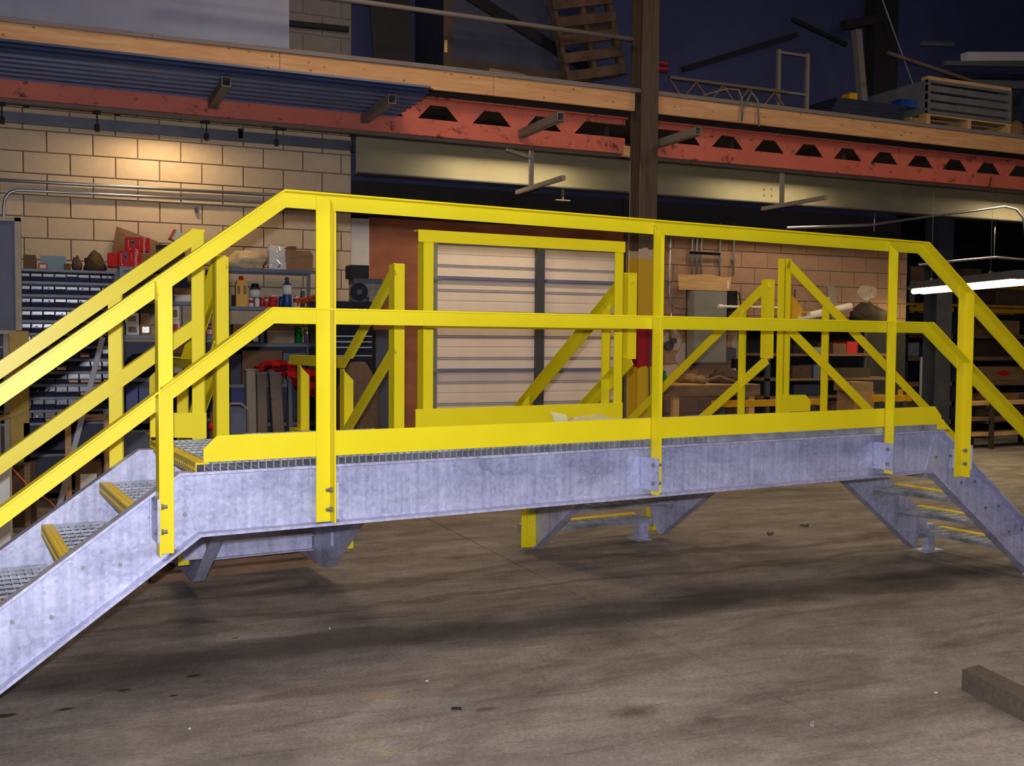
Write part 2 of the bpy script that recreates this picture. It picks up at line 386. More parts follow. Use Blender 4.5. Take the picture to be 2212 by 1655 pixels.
# ================================================================== the building
g = G()
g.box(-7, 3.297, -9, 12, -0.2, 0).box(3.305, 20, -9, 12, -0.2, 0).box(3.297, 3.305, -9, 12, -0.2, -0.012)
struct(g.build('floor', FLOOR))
struct(G().box(-7, 20, -9, 12, 7.0, 7.1).build('ceiling', 'dark_wall'))
struct(G().box(-7, 11.13, 6.98, 7.1, 0, 7.0).box(11.13, 20, 6.98, 7.1, 3.55, 7.0).build('wall_back', 'dark_wall'))
struct(G().box(-7.1, -7, -9, 12, 0, 7.0).build('wall_left', 'dark_wall'))
struct(G().box(20, 20.1, -9, 12, 0, 7.0).build('wall_right', 'dark_wall'))
struct(G().box(-7, 20, -9.1, -9, 0, 7.0).build('wall_front', 'dark_wall'))
struct(G().box(11.13, 20, 12, 12.1, 0, 7.0).box(11.03, 11.13, 7.1, 12, 0, 3.55).box(11.13, 20, 7.1, 12, 3.55, 3.65).build('wall_bay', 'near_black'))

def block_wall(name, x0, x1, rows, off, mat):
    wl = struct(G().box(x0, x1, 6.757, 6.94, 0, rows * 0.2032).build(name, 'mortar'))
    cache = {}
    for k in range(rows):
        a = off[k % 2]; xs = [a + 0.4064 * i for i in range(-30, 40)]
        xs = [x0] + [x for x in xs if x0 + 0.03 < x < x1 - 0.03] + [x1]
        for p, q in zip(xs, xs[1:]):
            L = round(q - p - 0.011, 3)
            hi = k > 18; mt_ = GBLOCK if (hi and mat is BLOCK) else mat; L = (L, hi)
            if L not in cache:
                gg = G(); h = L[0] / 2; e = 0.003
                gg.add([(-h, 0.05, 0), (h, 0.05, 0), (h, 0.05, 0.1925), (-h, 0.05, 0.1925), (-h, e, 0), (h, e, 0), (h, e, 0.1925), (-h, e, 0.1925), (-h + e, 0, e), (h - e, 0, e), (h - e, 0, 0.1925 - e), (-h + e, 0, 0.1925 - e)],
                       [(0, 1, 5, 4), (1, 2, 6, 5), (2, 3, 7, 6), (3, 0, 4, 7), (4, 5, 9, 8), (5, 6, 10, 9), (6, 7, 11, 10), (7, 4, 8, 11), (8, 9, 10, 11)])
                cache[L] = gg.mesh('block', mt_)
            place(cache[L], 'block', wl, ((p + q) / 2, 6.750 + random.uniform(-0.0015, 0.0015), k * 0.2032 + 0.0053))
    return wl
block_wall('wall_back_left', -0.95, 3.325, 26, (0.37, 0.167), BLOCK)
wbr = block_wall('wall_back_right', 6.72, 11.13, 14, (7.15, 6.95), WBLOCK)
def patch(pts, y=6.746):
    P = []
    for i in range(28):
        a = 2 * PI * i / 28; cx, cz, rx, rz_ = pts; k = 1 + 0.35 * mnoise.noise(Vector((math.cos(a) * 1.5 + cx * 3, math.sin(a) * 1.5, cz)))
        P.append((cx + rx * math.cos(a) * k, y, cz + rz_ * math.sin(a) * k))
    G().prism(P, (0, 0.006, 0)).build('paint_patch', 'worn_patch', wbr)
for px_, py_, rx, rz_ in ((1872, 632, 0.17, 0.10), (1452, 735, 0.12, 0.13), (1478, 770, 0.13, 0.16), (1450, 800, 0.2, 0.08), (1600, 745, 0.12, 0.22)):
    x, z = at(px_, py_, 6.75); patch((x, z, rx, rz_))
# infill beside and over the overhead door
struct(G().box(3.325, 3.535, 6.80, 6.93, 0, 2.80).build('trim_1', 'white_board'))
pl = G(); pl.box(3.537, 4.20, 6.82, 6.93, 0, 2.82)
struct(pl.build('wall_infill', 'plywood'))
struct(G().box(3.33, 6.715, 6.88, 6.95, 2.825, 3.215).box(6.725, 11.12, 6.88, 6.95, 2.85, 3.215).build('wall_header', 'dark_brick'))
struct(G().box(4.20, 6.70, 6.82, 6.93, 2.62, 2.82).build('trim_2', 'plywood'))
# overhead door: five sections, struts, tracks, a centre post
d1 = struct(G().box(4.20, 6.70, 6.90, 6.93, 0, 2.62).build('door_1', 'dark_steel'))
def door_panel():
    g = G(); h = 0.516; g.box(-1.2, 1.2, 0, 0.03, 0, h)
    for zz in (0.02, 0.155, 0.275, 0.40): g.box(-1.2, 1.2, -0.004, 0.0, zz, zz + 0.095)
    return g.mesh('panel', 'door_beige')
dp = door_panel()
for k in range(5):
    place(dp, 'panel', d1, (5.45, 6.86, 0.112 + k * 0.520))
for zz in (1.140, 2.180):
    st = G().box(4.25, 6.65, 6.825, 6.86, zz, zz + 0.035).build('strut', 'door_line', d1)
for k in range(5):
    for dz in (0.14, 0.385, 0.515): G().box(4.25, 6.65, 6.851, 6.8555, 0.112 + k * 0.52 + dz - 0.012, 0.112 + k * 0.52 + dz - 0.007).box(4.25, 6.65, 6.851, 6.8555, 0.112 + k * 0.52 + dz + 0.005, 0.112 + k * 0.52 + dz + 0.010).build('rib', 'door_line', d1)
x, z = at(1166, 700, 6.78)
mu = G().box(x - 0.05, x + 0.05, 6.76, 6.82, 0, 2.62).build('centre_post', 'dark_steel', d1)
for zz in (1.15, 2.19): G().cyl((x + 0.05, 6.75, zz), (x + 0.075, 6.75, zz), 0.012).build('pin', 'dark_steel', mu)
tr = G().box(4.205, 4.245, 6.80, 6.86, 0, 2.60).build('track', 'black_metal', d1)
G().box(4.25, 4.315, 6.79, 6.80, 0, 2.60).build('track', 'panel_grey', d1)
for zz in (1.13, 2.16): G().box(4.26, 4.36, 6.775, 6.79, zz, zz + 0.03).build('hinge', 'conduit_steel', d1)
G().box(6.655, 6.70, 6.80, 6.86, 0, 2.60).build('track', 'black_metal', d1)

# ------------------------------------------------------------------ wide-flange column
def hcol(name, x, y, w_, d_, z1, mat, label, t=0.014):
    g = G(); h = w_ / 2
    g.box(x - h, x + h, y, y + t, 0, z1).box(x - h, x + h, y + d_ - t, y + d_, 0, z1).box(x - 0.006, x + 0.006, y + t, y + d_ - t, 0, z1)
    r = tag(g.build(name, mat, None), label, 'column')
    G().box(x - h - 0.06, x + h + 0.06, y - 0.05, y + d_ + 0.05, 0, 0.02).build('base_plate', 'rusty_steel', r)
    return r
c1 = hcol('steel_column', 6.075, 5.22, 0.205, 0.22, 6.95, 'column_paint', 'brown wide-flange steel column with worn yellow and red paint lower down, beside the overhead door')
x, z = at(1352, 333, 5.36); G().box(5.90, 6.0, 5.44, 5.56, 3.44, 3.55).build('beam_seat', 'fascia_wood', c1)
gx = at(1397, 745, 5.20)[0]
G().tube([(gx + .03, 5.215, 1.66), (gx + .035, 5.19, 1.58), (gx + .03, 5.20, 1.3), (gx + .04, 5.2, 0.9)], 0.008).build('cable', 'dark_steel', c1)
hcol('steel_column', 12.20, 7.10, 0.30, 0.25, 3.55, 'dark_steel', 'dark grey steel column in front of the storage racks, at the far right')

# ------------------------------------------------------------------ beam over the door wall
bm_ = G().box(3.30, 13.6, 6.46, 6.475, 3.23, 3.60).build('steel_beam', 'cream_steel')
tag(bm_, 'long cream I-beam running over the overhead door under the mezzanine', 'beam')
G().box(3.30, 13.6, 6.38, 6.56, 3.215, 3.23).build('bottom_flange', 'dark_steel', bm_)
G().box(3.30, 13.6, 6.38, 6.56, 3.60, 3.615).build('top_flange', 'dark_steel', bm_)
for px_, py_ in ((1651, 408), (1667, 408), (1651, 422), (1667, 422)):
    x, z = at(px_, py_, 6.46); G().cyl((x, 6.448, z), (x, 6.462, z), 0.012, 8).build('bolt', 'bolt_steel', bm_)

# ================================================================== mezzanine
mz = thing('mezzanine', 'storage mezzanine with timber fascia over a red castellated beam, along the back wall', 'mezzanine', (3.3, 5.35, 3.3))
ML = Vector((3.3, 5.35, 3.3))
def mbuild(g, name, mat, **k):
    g.v = [tuple(Vector(p) - ML) for p in g.v]; return g.build(name, mat, mz, **k)
zf = lambda x: 3.850 + 0.042 * min(1, max(0, x / 4.5))          # the fascia sags a little towards the left
for a, b in ((-2.0, 2.30), (2.304, 4.37), (4.374, 5.96), (6.19, 11.45), (11.454, 14.5)):
    g = G().prism([(a, 5.33, zf(a)), (b, 5.33, zf(b)), (b, 5.33, zf(b) + 0.187), (a, 5.33, zf(a) + 0.187)], (0, 0.038, 0))
    mbuild(g, 'fascia_board', 'fascia_wood')
for a, b in ((-2.0, 1.22), (1.224, 3.66), (3.664, 6.10), (6.104, 8.54), (8.544, 10.98), (10.984, 14.5)):
    g = G().prism([(a, 5.31, zf(a) + 0.189), (b, 5.31, zf(b) + 0.189), (b, 5.31, zf(b) + 0.215), (a, 5.31, zf(a) + 0.215)], (0, 1.42, 0))
    mbuild(g, 'deck_panel', 'deck_edge')
    g = G().prism([(a + .1, 5.32, zf(a) + 0.217), (b + .1, 5.32, zf(b) + 0.217), (b + .1, 5.32, zf(b) + 0.232), (a + .1, 5.32, zf(a) + 0.232)], (0, 1.40, 0))
    mbuild(g, 'deck_panel', 'deck_edge')
# castellated beam: upper and lower tees with tapering web posts between six-sided openings
pitch = 0.565
def cast(a, b):
    for za, zb in ((3.47, 3.482), (3.835, 3.847)):
        mbuild(G().box(a, b, 5.46, 5.60, za, zb), 'beam_flange', 'red_primer')
    mbuild(G().box(a, b, 5.525, 5.533, 3.482, 3.645), 'beam_web', 'red_primer')
    mbuild(G().box(a, b, 5.525, 5.533, 3.78, 3.835), 'beam_web', 'red_primer')
    x = 9.24 - pitch * 40
    while x < b:
        if x - 0.24 > a and x + 0.24 < b:
            mbuild(G().prism([(x - 0.075, 5.525, 3.645), (x + 0.075, 5.525, 3.645), (x + 0.20, 5.525, 3.7125 + .0675), (x - 0.20, 5.525, 3.78)], (0, 0.008, 0)), 'web_post', 'red_primer')
        x += pitch
cast(-2.0, 5.96); cast(6.19, 14.5)
mbuild(G().box(-1.0, 14.5, 5.50, 5.56, 3.44, 3.47), 'bearing_angle', 'rusty_steel')
mbuild(G().box(-1.0, 3.32, 6.70, 6.745, 3.50, 3.60), 'wall_ledger', 'shelf_steel')
mbuild(G().box(-1.0, 14.5, 5.62, 6.75, 3.86, 3.90), 'deck_soffit', 'dark_brown')
def joists():
    me = None
    for i, x in enumerate([-0.6 + 0.8 * k for k in range(19)]):
        if 5.85 < x < 6.3: continue
        g = G().bar((0, 0.28, 0.43), (0, 1.40, 0.43), 0.05, 0.15)
        if me is None: me = g.mesh('joist', 'dark_brown')
        place(me, 'joist', mz, (x - 3.3, 0, 0))
joists()
def arm(x, z, y0=4.62, y1=5.62, h=0.078, wd=0.072, t=0.006):
    g = G(); X0, X1, Z0, Z1 = x - wd / 2, x + wd / 2, z - h / 2, z + h / 2
    g.box(X0, X1, y0, y1, Z0, Z0 + t).box(X0, X1, y0, y1, Z1 - t, Z1).box(X0, X0 + t, y0, y1, Z0 + t, Z1 - t).box(X1 - t, X1, y0, y1, Z0 + t, Z1 - t)
    a = mbuild(g, 'support_arm', 'old_steel')
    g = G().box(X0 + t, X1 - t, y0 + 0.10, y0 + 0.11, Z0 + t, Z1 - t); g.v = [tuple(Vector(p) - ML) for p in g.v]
    g.build('bore_shade', 'near_black', a)  # dark plate set inside the tube in place of the shade in its hollow
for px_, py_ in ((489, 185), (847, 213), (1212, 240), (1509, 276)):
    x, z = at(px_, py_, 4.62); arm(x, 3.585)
def hood(lx, ly, L, off, dep, z=3.622):
    g = G().box(lx - L / 2 - .05, lx + L / 2 + .05, ly - .10, ly + off, z + .008, z + .018).box(lx - L / 2 - .4, lx + L / 2 + .4, ly + off, ly + off + .005, z - dep, z + .018).box(lx - L / 2 - .05, lx + L / 2 + .05, ly - .10, ly - .095, z - dep, z + .018)
    mbuild(g, 'lamp_hood', 'dark_steel')
hood(1.37, 6.32, .50, .075, .046, 3.665); hood(5.0, 6.10, 1.5, .06, .033); hood(8.5, 6.10, 1.5, .06, .033); hood(12.7, 6.0, 1.2, .06, .028)
# decking sheets lying on the first two arms: every sheet a thing
def sheet_profile(y0, y1, n=6, h=0.038):
    P = []; dy = (y1 - y0) / n
    for i in range(n):
        a = y0 + i * dy; P += [(a, 0), (a + dy * 0.40, 0), (a + dy * 0.5, h), (a + dy * 0.9, h)]
    P += [(y1, 0)]; return P
def sheet_mesh():
    P = sheet_profile(-0.46, 0.46); g = G(); x0, x1 = -3.2, 3.2; n = len(P)
    vs_ = [(x0, y, z) for y, z in P] + [(x1, y, z) for y, z in P] + [(x0, y, z + 0.0015) for y, z in P] + [(x1, y, z + 0.0015) for y, z in P]
    fs = [(i, i + 1, n + i + 1, n + i) for i in range(n - 1)] + [(2 * n + i, 2 * n + i + 1, 3 * n + i + 1, 3 * n + i) for i in range(n - 1)]
    g.add(vs_, fs); return g.mesh('deck_sheet', 'deck_sheet')
sm = sheet_mesh()
words = ('lowest corrugated steel deck sheet, resting on the square tube arms below the fascia', 'second corrugated steel deck sheet, just above the lowest one on the arms', 'topmost corrugated steel deck sheet of the stack below the fascia')
for k, wd_ in enumerate(words):
    o = place(sm, 'deck_sheet', None, (0.24 + 0.03 * k, 5.03 + 0.012 * k, 3.6255 + 0.0395 * k)); tag(o, wd_, 'metal sheet', 'corrugated deck sheets on the arms')

# ================================================================== the crossover stair
ST = thing('crossover_stair', 'galvanized crossover stair platform with yellow guardrails, filling the middle of the hall', 'stair', (0, 0, 0), math.radians(6.0))
D = 1.03
def sb(g, name, mat, parent=None, **k):
    return g.build(name, mat, parent or ST, **k)
XZ = lambda y0, sg: (lambda a, z, t: (a, y0 + sg * t, z + D))
YZ = lambda x0, sg: (lambda a, z, t: (x0 + sg * t, a, z + D))
CH = [(0, 0), (0, 0.066), (0.254, 0.066), (0.254, 0), (0.243, 0), (0.243, 0.059), (0.011, 0.059), (0.011, 0)]     # channel, toes at t = 0
LA = [(0, 0.0635), (0, 0), (0.0635, 0), (0.0635, 0.0063), (0.0063, 0.0063), (0.0063, 0.0635)]                      # angle: leg down in plane t = 0, top leg to +t
sl, sr = 0.71, 0.735
# main beams with their sloping stair stringers
for nm, y0, sg in (('near', 0.0, 1), ('far', 0.956, -1)):
    xl, xr = 0.93, 5.36
    sb(G().sweep([(xl - 0.98, -0.032 - 0.98 * sl), (xl, -0.032), (xr, -0.032), (xr + 1.03, -0.032 - 1.03 * sr)], CH, XZ(y0, sg)), 'side_stringer', GALV)
    # mitre welds
    yw = y0 + sg * 0.058 - 0.002
    if nm == 'near':
        for xa, sgn in ((xl, 1), (xr, -1)):
            ck = 0.254 * math.tan(math.atan(0.72) / 2)
            sb(G().bar((xa, yw, D - 0.045), (xa + sgn * ck, yw, D - 0.275), 0.004, 0.008), 'weld_bead', GALV)
# foot under each stair
for x, y in ((6.40, 0.04), (6.40, 0.90), (0.06, 0.04), (0.06, 0.90)):
    g = G().box(x - 0.03, x + 0.03, y - 0.03, y + 0.03, 0.01, 0.20 if x > 3 else 0.25).box(x - 0.09, x + 0.09, y - 0.06, y + 0.06, 0, 0.012)
    sb(g, 'foot', GALV)
# grating
def grating(x0, x1, y0, y1, pitch=0.0302, h=0.030, rod=0.1016, band=None):
    g = G(); n = int(round((x1 - x0) / pitch))
    for i in range(n + 1):
        x = x0 + (x1 - x0) * i / n; g.box(x - 0.0022, x + 0.0022, y0, y1, -h, 0)
    y = y0 + 0.04
    while y < y1:
        g.box(x0, x1, y - 0.0035, y + 0.0035, -0.008, 0.0); y += rod
    if band: g.box(x0, x1, y0 - 0.005, y0, -h, 0.0)
    g.box(x0, x1, y1, y1 + 0.005, -h, 0.0)
    return g
for x0, x1, bd in ((1.025, 3.54, 0), (3.55, 5.30, 1)):
    sb(grating(x0, x1, 0.006, 0.955, band=bd), 'deck_grating', GRAT, loc=(0, 0, D))
def nosing(length):
    g = G().box(0, 0.045, 0, length, -0.004, 0.004).box(-0.004, 0, 0, length, -0.045, 0.004)
    k = 0
    y = 0.02
    while y < length - 0.02:
        for q in range(2): g.box(0.006 + 0.018 * q, 0.014 + 0.018 * q, y + 0.012 * q, y + 0.012 + 0.012 * q, 0.004, 0.0052)
        g.box(-0.0058, -0.004, y, y + 0.010, -0.026, -0.016)
        y += 0.036
    return g
plain('nosing_yellow', S(214, 184, 20), 0.45, 0, 0.2, 30)
nm_p = nosing(0.95).mesh('nosing', 'nosing_yellow'); nm_t = nosing(0.80).mesh('nosing', 'nosing_yellow')
place(nm_p, 'nosing', ST, (0.995, 0.006, D)); place(nm_p, 'nosing', ST, (5.33, 0.956, D), PI)
# treads: x across the run, y along the tread; nosing at -x
def tread_mesh(L):
    g = G(); run = 0.262
    for i in range(8): g.box(0.042 + 0.0305 * i - 0.0023, 0.042 + 0.0305 * i + 0.0023, 0, L, -0.027, -0.002)
    y = 0.03
    while y < L: g.box(0.03, run, y - 0.0034, y + 0.0034, -0.009, 0.0); y += 0.082
    g.box(0, run, -0.005, 0, -0.066, 0).box(0, run, L, L + 0.005, -0.066, 0)
    return g.mesh('stair_tread', GRAT)
tm = tread_mesh(0.80)
def tread(x, y, z, rz):
    t = place(tm, 'stair_tread', ST, (x, y, z), rz); place(nm_t, 'nosing', t, (0, 0, 0)); return t
bolt_me = G().cyl((0, 0, 0), (0, -0.009, 0), 0.0085, 6).mesh('bolt', 'bolt_steel')
for k in range(1, 6):
    tread(1.0 - 0.240 * k, 0.078, D - 0.1717 * k, 0)
    tread(5.325 + 0.240 * k, 0.878, D - 0.1717 * k, PI)
    for x, z in ((1.0 - 0.24 * k + 0.07, D - 0.1717 * k - 0.03), (1.0 - 0.24 * k + 0.20, D - 0.1717 * k - 0.03), (5.325 + 0.24 * k - 0.07, D - 0.1717 * k - 0.03), (5.325 + 0.24 * k - 0.20, D - 0.1717 * k - 0.03)):
        place(bolt_me, 'bolt', ST, (x, 0.059, z))

# ---- guardrails -----------------------------------------------------------------
def rail(path, mp, name): return sb(G().sweep(path, LA, mp), name, YEL)
ln, rn = 0.745, 0.672
NR = XZ(0.0, -1); FR = XZ(0.956, 1)
rail([(-0.30, 1.072 - (1.325 + 0.30) * ln), (1.325, 1.072), (5.109, 1.066), (6.9, 1.066 - 1.791 * rn)], NR, 'top_rail')
rail([(-0.30, 0.61 - (1.277 + 0.30) * ln), (1.277, 0.61), (5.166, 0.606), (6.9, 0.606 - 1.734 * rn)], NR, 'mid_rail')
# far side: left stair, the stretch between the two flights, right stair
rail([(-0.30, 1.0 - (1.19 + 0.30) * 0.755), (1.195, 1.003)], FR, 'top_rail')
rail([(-0.30, 0.575 - (1.19 + 0.30) * 0.742), (1.195, 0.575)], FR, 'mid_rail')
rail([(2.357, 1.066), (3.70, 1.072)], FR, 'top_rail'); rail([(2.40, 0.61), (3.66, 0.61)], FR, 'mid_rail')
rail([(5.03, 1.03), (6.9, 1.03 - 1.87 * 0.713)], FR, 'top_rail'); rail([(5.03, 0.612), (6.9, 0.612 - 1.87 * 0.720)], FR, 'mid_rail')
rail([(5.00, 1.03), (5.035, 1.03)], FR, 'top_rail')
# toe boards
def toe(pts, y): return sb(G().prism([(x, y, z + D) for x, z in pts], (0, 0.006, 0)), 'toe_board', YEL)
toe([(1.019, .006), (1.019, .058), (1.072, .108), (5.267, .110), (5.327, .050), (5.327, .006)], -0.006)
sb(G().prism([(5.30, -0.004, D + 0.005), (5.345, -0.004, D + 0.03), (5.405, -0.004, D - 0.028), (5.30, -0.004, D - 0.028)], (0, 0.004, 0)), 'toe_board', YEL)
toe([(0.992, .02), (0.992, .112), (1.012, .132), (1.25, .128), (1.25, .004)], 0.956)
toe([(2.345, .012), (2.345, .113), (3.695, .115), (3.695, .010)], 0.956)
toe([(4.96, .02), (4.96, .134), (5.198, .130), (5.243, .088), (5.243, .02)], 0.956)
# posts: face leg in the rail plane, the other leg standing out; lug and two bolts at the foot
def post_mesh(h, heel, outw, chamf=0.07):
    """heel: -1 the outstanding leg is at the low end of the face leg, +1 at the high end; local x along the rail, y outwards*outw"""
    g = G(); t, w_ = 0.0063, 0.0635
    g.box(0, w_, min(0, outw * t), max(0, outw * t), 0, h)
    x0 = 0 if heel < 0 else w_ - t
    if chamf < 0.03: P = [(x0, 0, 0), (x0, outw * w_, 0), (x0, outw * w_, h), (x0, 0, h)]
    else: P = [(x0, 0, 0), (x0, outw * w_, 0), (x0, outw * w_, h - chamf), (x0, outw * t * 1.2, h - 0.012), (x0, 0, h - 0.012)]
    g.prism(P, (t, 0, 0)); return g
hexb = G().cyl((0, 0, 0), (0.009, 0, 0), 0.0115, 6).mesh('bolt_head', 'bolt_steel')
nut = G().cyl((0, 0, 0), (0.012, 0, 0), 0.0125, 6).cyl((0.012, 0, 0), (0.027, 0, 0), 0.0075, 8).mesh('nut', 'bolt_steel')
def post(x, zb, zt, y=-0.006, outw=-1, heel=-1, lug=None, rz=0, pos=None, nuts=True):
    h = zt - zb
    o = sb(post_mesh(h, heel, outw), 'post', YEL, loc=pos or (x, y, zb + D), rz=rz)
    if lug:
        lz0, lz1 = lug; s_ = -1 if heel < 0 else 1
        xl = -0.0085 if heel < 0 else 0.0637
        g = G().box(xl, xl + 0.0085, min(-outw * 0.062, outw * 0.072), max(-outw * 0.062, outw * 0.072), lz0 - zb, lz1 - zb)
        l_ = g.build('lug_plate', GALV, o)
        G().bar((xl + (0 if heel < 0 else 0.0085), -outw * 0.058, lz0 - zb), (xl + (0 if heel < 0 else 0.0085), -outw * 0.058, lz1 - zb), 0.010, 0.010).build('weld_bead', GALV, o)
        for zz in (lz0 + 0.035, lz1 - 0.035):
            b = place(hexb, 'bolt_head', o, (xl + (0 if heel < 0 else 0.0085), outw * 0.038, zz - zb)); b.scale.x = -1 if heel < 0 else 1
            n_ = place(nut, 'nut', o, ((0.0064 if heel < 0 else 0.0572), outw * 0.038, zz - zb)); n_.scale.x = 1 if heel < 0 else -1
    return o
post(0.842, -0.335, 0.71, heel=-1, lug=(-0.28, -0.115))
post(1.469, -0.264, 1.062, heel=1, lug=(-0.245, -0.095))
post(3.172, -0.266, 1.060, heel=-1, lug=(-0.245, -0.085))
post(4.835, -0.260, 1.058, heel=-1, lug=(-0.24, -0.085))
post(5.453, -0.320, 0.835, heel=1, lug=(-0.275, -0.125))
# far side posts (outstanding leg away from the camera)
FY = 0.962
post(1.185, -0.25, 1.0, FY, 1, heel=1, lug=(-0.24, -0.09)); post(0.812, -0.33, 0.70, FY, 1, heel=1, lug=(-0.30, -0.14))
post(2.385, -0.25, 1.06, FY, 1, heel=-1, lug=(-0.24, -0.09)); post(3.632, -0.25, 1.06, FY, 1, heel=1, lug=(-0.24, -0.09))
post(4.938, -0.25, 1.028, FY, 1, heel=1); post(4.990, -0.25, 1.03, FY, 1, heel=1, lug=(-0.24, -0.09)); post(5.348, -0.33, 0.79, FY, 1, heel=1, lug=(-0.30, -0.14))

# ---- the two flights at the back --------------------------------------------------
slc = 0.715
Y0 = 1.19
def flight(xa, xb, nsteps, landing):
    """stringer webs at xa, xb (toes outwards); treads face +y"""
    for x0, sg in ((xa - 0.066, 1), (xb + 0.066, -1)):
        path = [(0.965, -0.032), (Y0 - 0.02, -0.032)]
        if landing: path += [(Y0 - 0.02 + 0.645 / slc, -0.032 - 0.645), (Y0 + 1.72, -0.677)]
        else: path += [(Y0 - 0.02 + 0.74 / slc, -0.032 - 0.74)]
        sb(G().sweep(path, CH, YZ(x0, sg)), 'flight_stringer', GALV)
    L = xb - xa - 0.012; k0 = L / 0.80
    for k in range(1, nsteps + 1):
        t = place(tm, 'stair_tread', ST, (xa + 0.006, Y0 + 0.24 * k, D - 0.1717 * k), -PI / 2); t.scale.y = k0
        place(nm_t, 'nosing', t)
    sb(grating(xa + 0.01, xb - 0.01, 0.962, Y0 - 0.03), 'deck_grating', GRAT, loc=(0, 0, D))
flight(1.47, 2.20, 3, True); flight(3.80, 4.84, 5, False)
# landing of the left flight: grating, nosing side, cross channel
ly0 = Y0 + 0.96
sb(grating(1.48, 2.19, ly0 - 0.03, ly0 + 0.74), 'landing_grating', GRAT, loc=(0, 0, D - 0.645))
sb(G().sweep([(1.478, -0.677), (2.192, -0.677)], CH, XZ(ly0 + 0.745, -1)), 'landing_beam', GALV)
sb(G().sweep([(1.478, -0.755), (2.192, -0.755)], [(0, 0), (0, 0.05), (0.10, 0.05), (0.10, 0), (0.094, 0), (0.094, 0.044), (0.006, 0.044), (0.006, 0)], XZ(ly0 + 0.02, 1)), 'landing_beam', GALV)
# footing of the right flight
sb(G().box(4.745, 4.832, 2.18, 2.25, 0.012, 0.16).box(4.71, 4.836, 2.14, 2.29, 0, 0.012), 'foot', GALV)
# handrails of the flights; plane x = const
def hrail(x, sg, pts, name): return sb(G().sweep(pts, LA, YZ(x, sg)), name, YEL)
for x, sg in ((1.358, -1), (2.232, 1)):
    hrail(x, sg, [(1.0, 0.885), (1.762, 0.372), (2.82, 0.368)], 'top_rail')
    hrail(x, sg, [(1.0, 0.470), (1.88, -0.130), (2.82, -0.130)], 'mid_rail')
def vpost(x, y, zb, zt, heel, sg, lug=None, rz=PI / 2):
    """post of a back flight: face leg in the plane x, running along y"""
    o = sb(post_mesh(zt - zb, heel, -sg), 'post', YEL, loc=(x, y, zb + D), rz=PI / 2)
    if lug:
        for zz in lug: place(hexb, 'bolt_head', o, (0.0318, -sg * -0.004 if False else sg * 0.0, zz - zb), rot=(0, 0, sg * PI / 2))
    return o
# end posts facing the platform
def epost(x, zb, zt, heel, y=0.985): return sb(post_mesh(zt - zb, heel, 1, 0.01), 'post', YEL, loc=(x, y, zb + D))
epost(1.302, -0.25, 0.878, -1); epost(2.228, -0.25, 0.880, -1)
for x, sg in ((1.358, -1), (2.272, 1)):
    p_ = vpost(x, 1.86, -0.80, 0.30, -1, sg); vpost(x, 2.70, -0.95, 0.30, -1, sg)
    a_, b_ = sorted((x - sg * 0.002, x - sg * 0.085))
    sb(G().box(a_ if sg > 0 else x - 0.045, b_ if sg > 0 else x + 0.088, 1.845, 1.853, D - 0.77, D - 0.56).cyl((x, 1.845, D - 0.72), (x, 1.836, D - 0.72), 0.0115, 6), 'lug_plate', GALV)
# right flight: rails with a closed upper end
for x, sg in ((3.778, -1), (4.895, 1)):
    xr_ = x - 0.03 * (sg > 0)
    hrail(xr_, sg, [(1.0, 0.892), (2.50, 0.892 - 1.50 * 0.672)], 'top_rail'); hrail(xr_, sg, [(1.0, 0.392), (2.42, 0.392 - 1.42 * 0.672)], 'mid_rail')
    vpost(x, 1.21, -0.42, 0.73, -1, -1); vpost(x - (0.03 if sg < 0 else 0), 2.13 if sg < 0 else 2.23, -0.975, 0.11 if sg < 0 else 0.04, -1, sg)
    if sg < 0: sb(G().box(x - 0.055, x + 0.02, 2.118, 2.124, D - 0.975, D - 0.10).box(x - 0.075, x - 0.055, 2.126, 2.134, D - 0.95, D - 0.70).cyl((x - 0.03, 2.118, D - 0.80), (x - 0.03, 2.106, D - 0.80), 0.0125, 6).cyl((x - 0.03, 2.118, D - 0.895), (x - 0.03, 2.106, D - 0.895), 0.0125, 6), 'end_leg', YEL)
    sb(G().box(x - 0.032, x + 0.032, 0.985, 0.992, D + 0.375, D + 0.892).box(x - 0.032, x - 0.026, 0.992, 1.04, D + 0.375, D + 0.892), 'end_post', YEL)

# ================================================================== things in the hall
def rect(x0, y0, x1, y1, Y):
    a = at(x0, y0, Y); b = at(x1, y1, Y); return a[0], b[0], b[1], a[1]          # X0, X1, Z0, Z1
def bx(name, mat, px, Y, dep, label, cat, zb=None, group=None, tilt=0.0, face=None, tape=False, lid=None, rz=0.0, part=None):
    """a carton / case: px = its front face in the photograph, Y = the plane of that face"""
    X0, X1, Z0, Z1 = rect(*px, Y)
    if zb is not None: Z0 = zb + 0.0015
    cx, w_, h = (X0 + X1) / 2, X1 - X0, Z1 - Z0; hw = w_ / 2
    g = G()
    b = min(0.006, hw * 0.2, h * 0.2)
    g.prism([(-hw + b, 0, 0), (hw - b, 0, 0), (hw, 0, b), (hw, 0, h - b), (hw - b, 0, h), (-hw + b, 0, h), (-hw, 0, h - b), (-hw, 0, b)], (0, dep, 0))
    o = tag(g.build(name, mat, None, loc=(cx, Y, Z0)), label, cat, group)
    o.rotation_euler = (0, tilt, rz)
    if face: G().box(-hw * 0.62, hw * 0.62, -0.002, 0.001, h * 0.18, h * 0.72).build('label', face, o)
    if tape: G().box(-hw * 0.10, hw * 0.10, -0.0015, dep + 0.0015, h * 0.55, h + 0.0015).build('tape', 'tan_wrap', o)
    if lid: G().box(-hw - 0.004, hw + 0.004, -0.004, dep + 0.004, h * 0.80, h + 0.004).build('lid', lid, o)
    return o
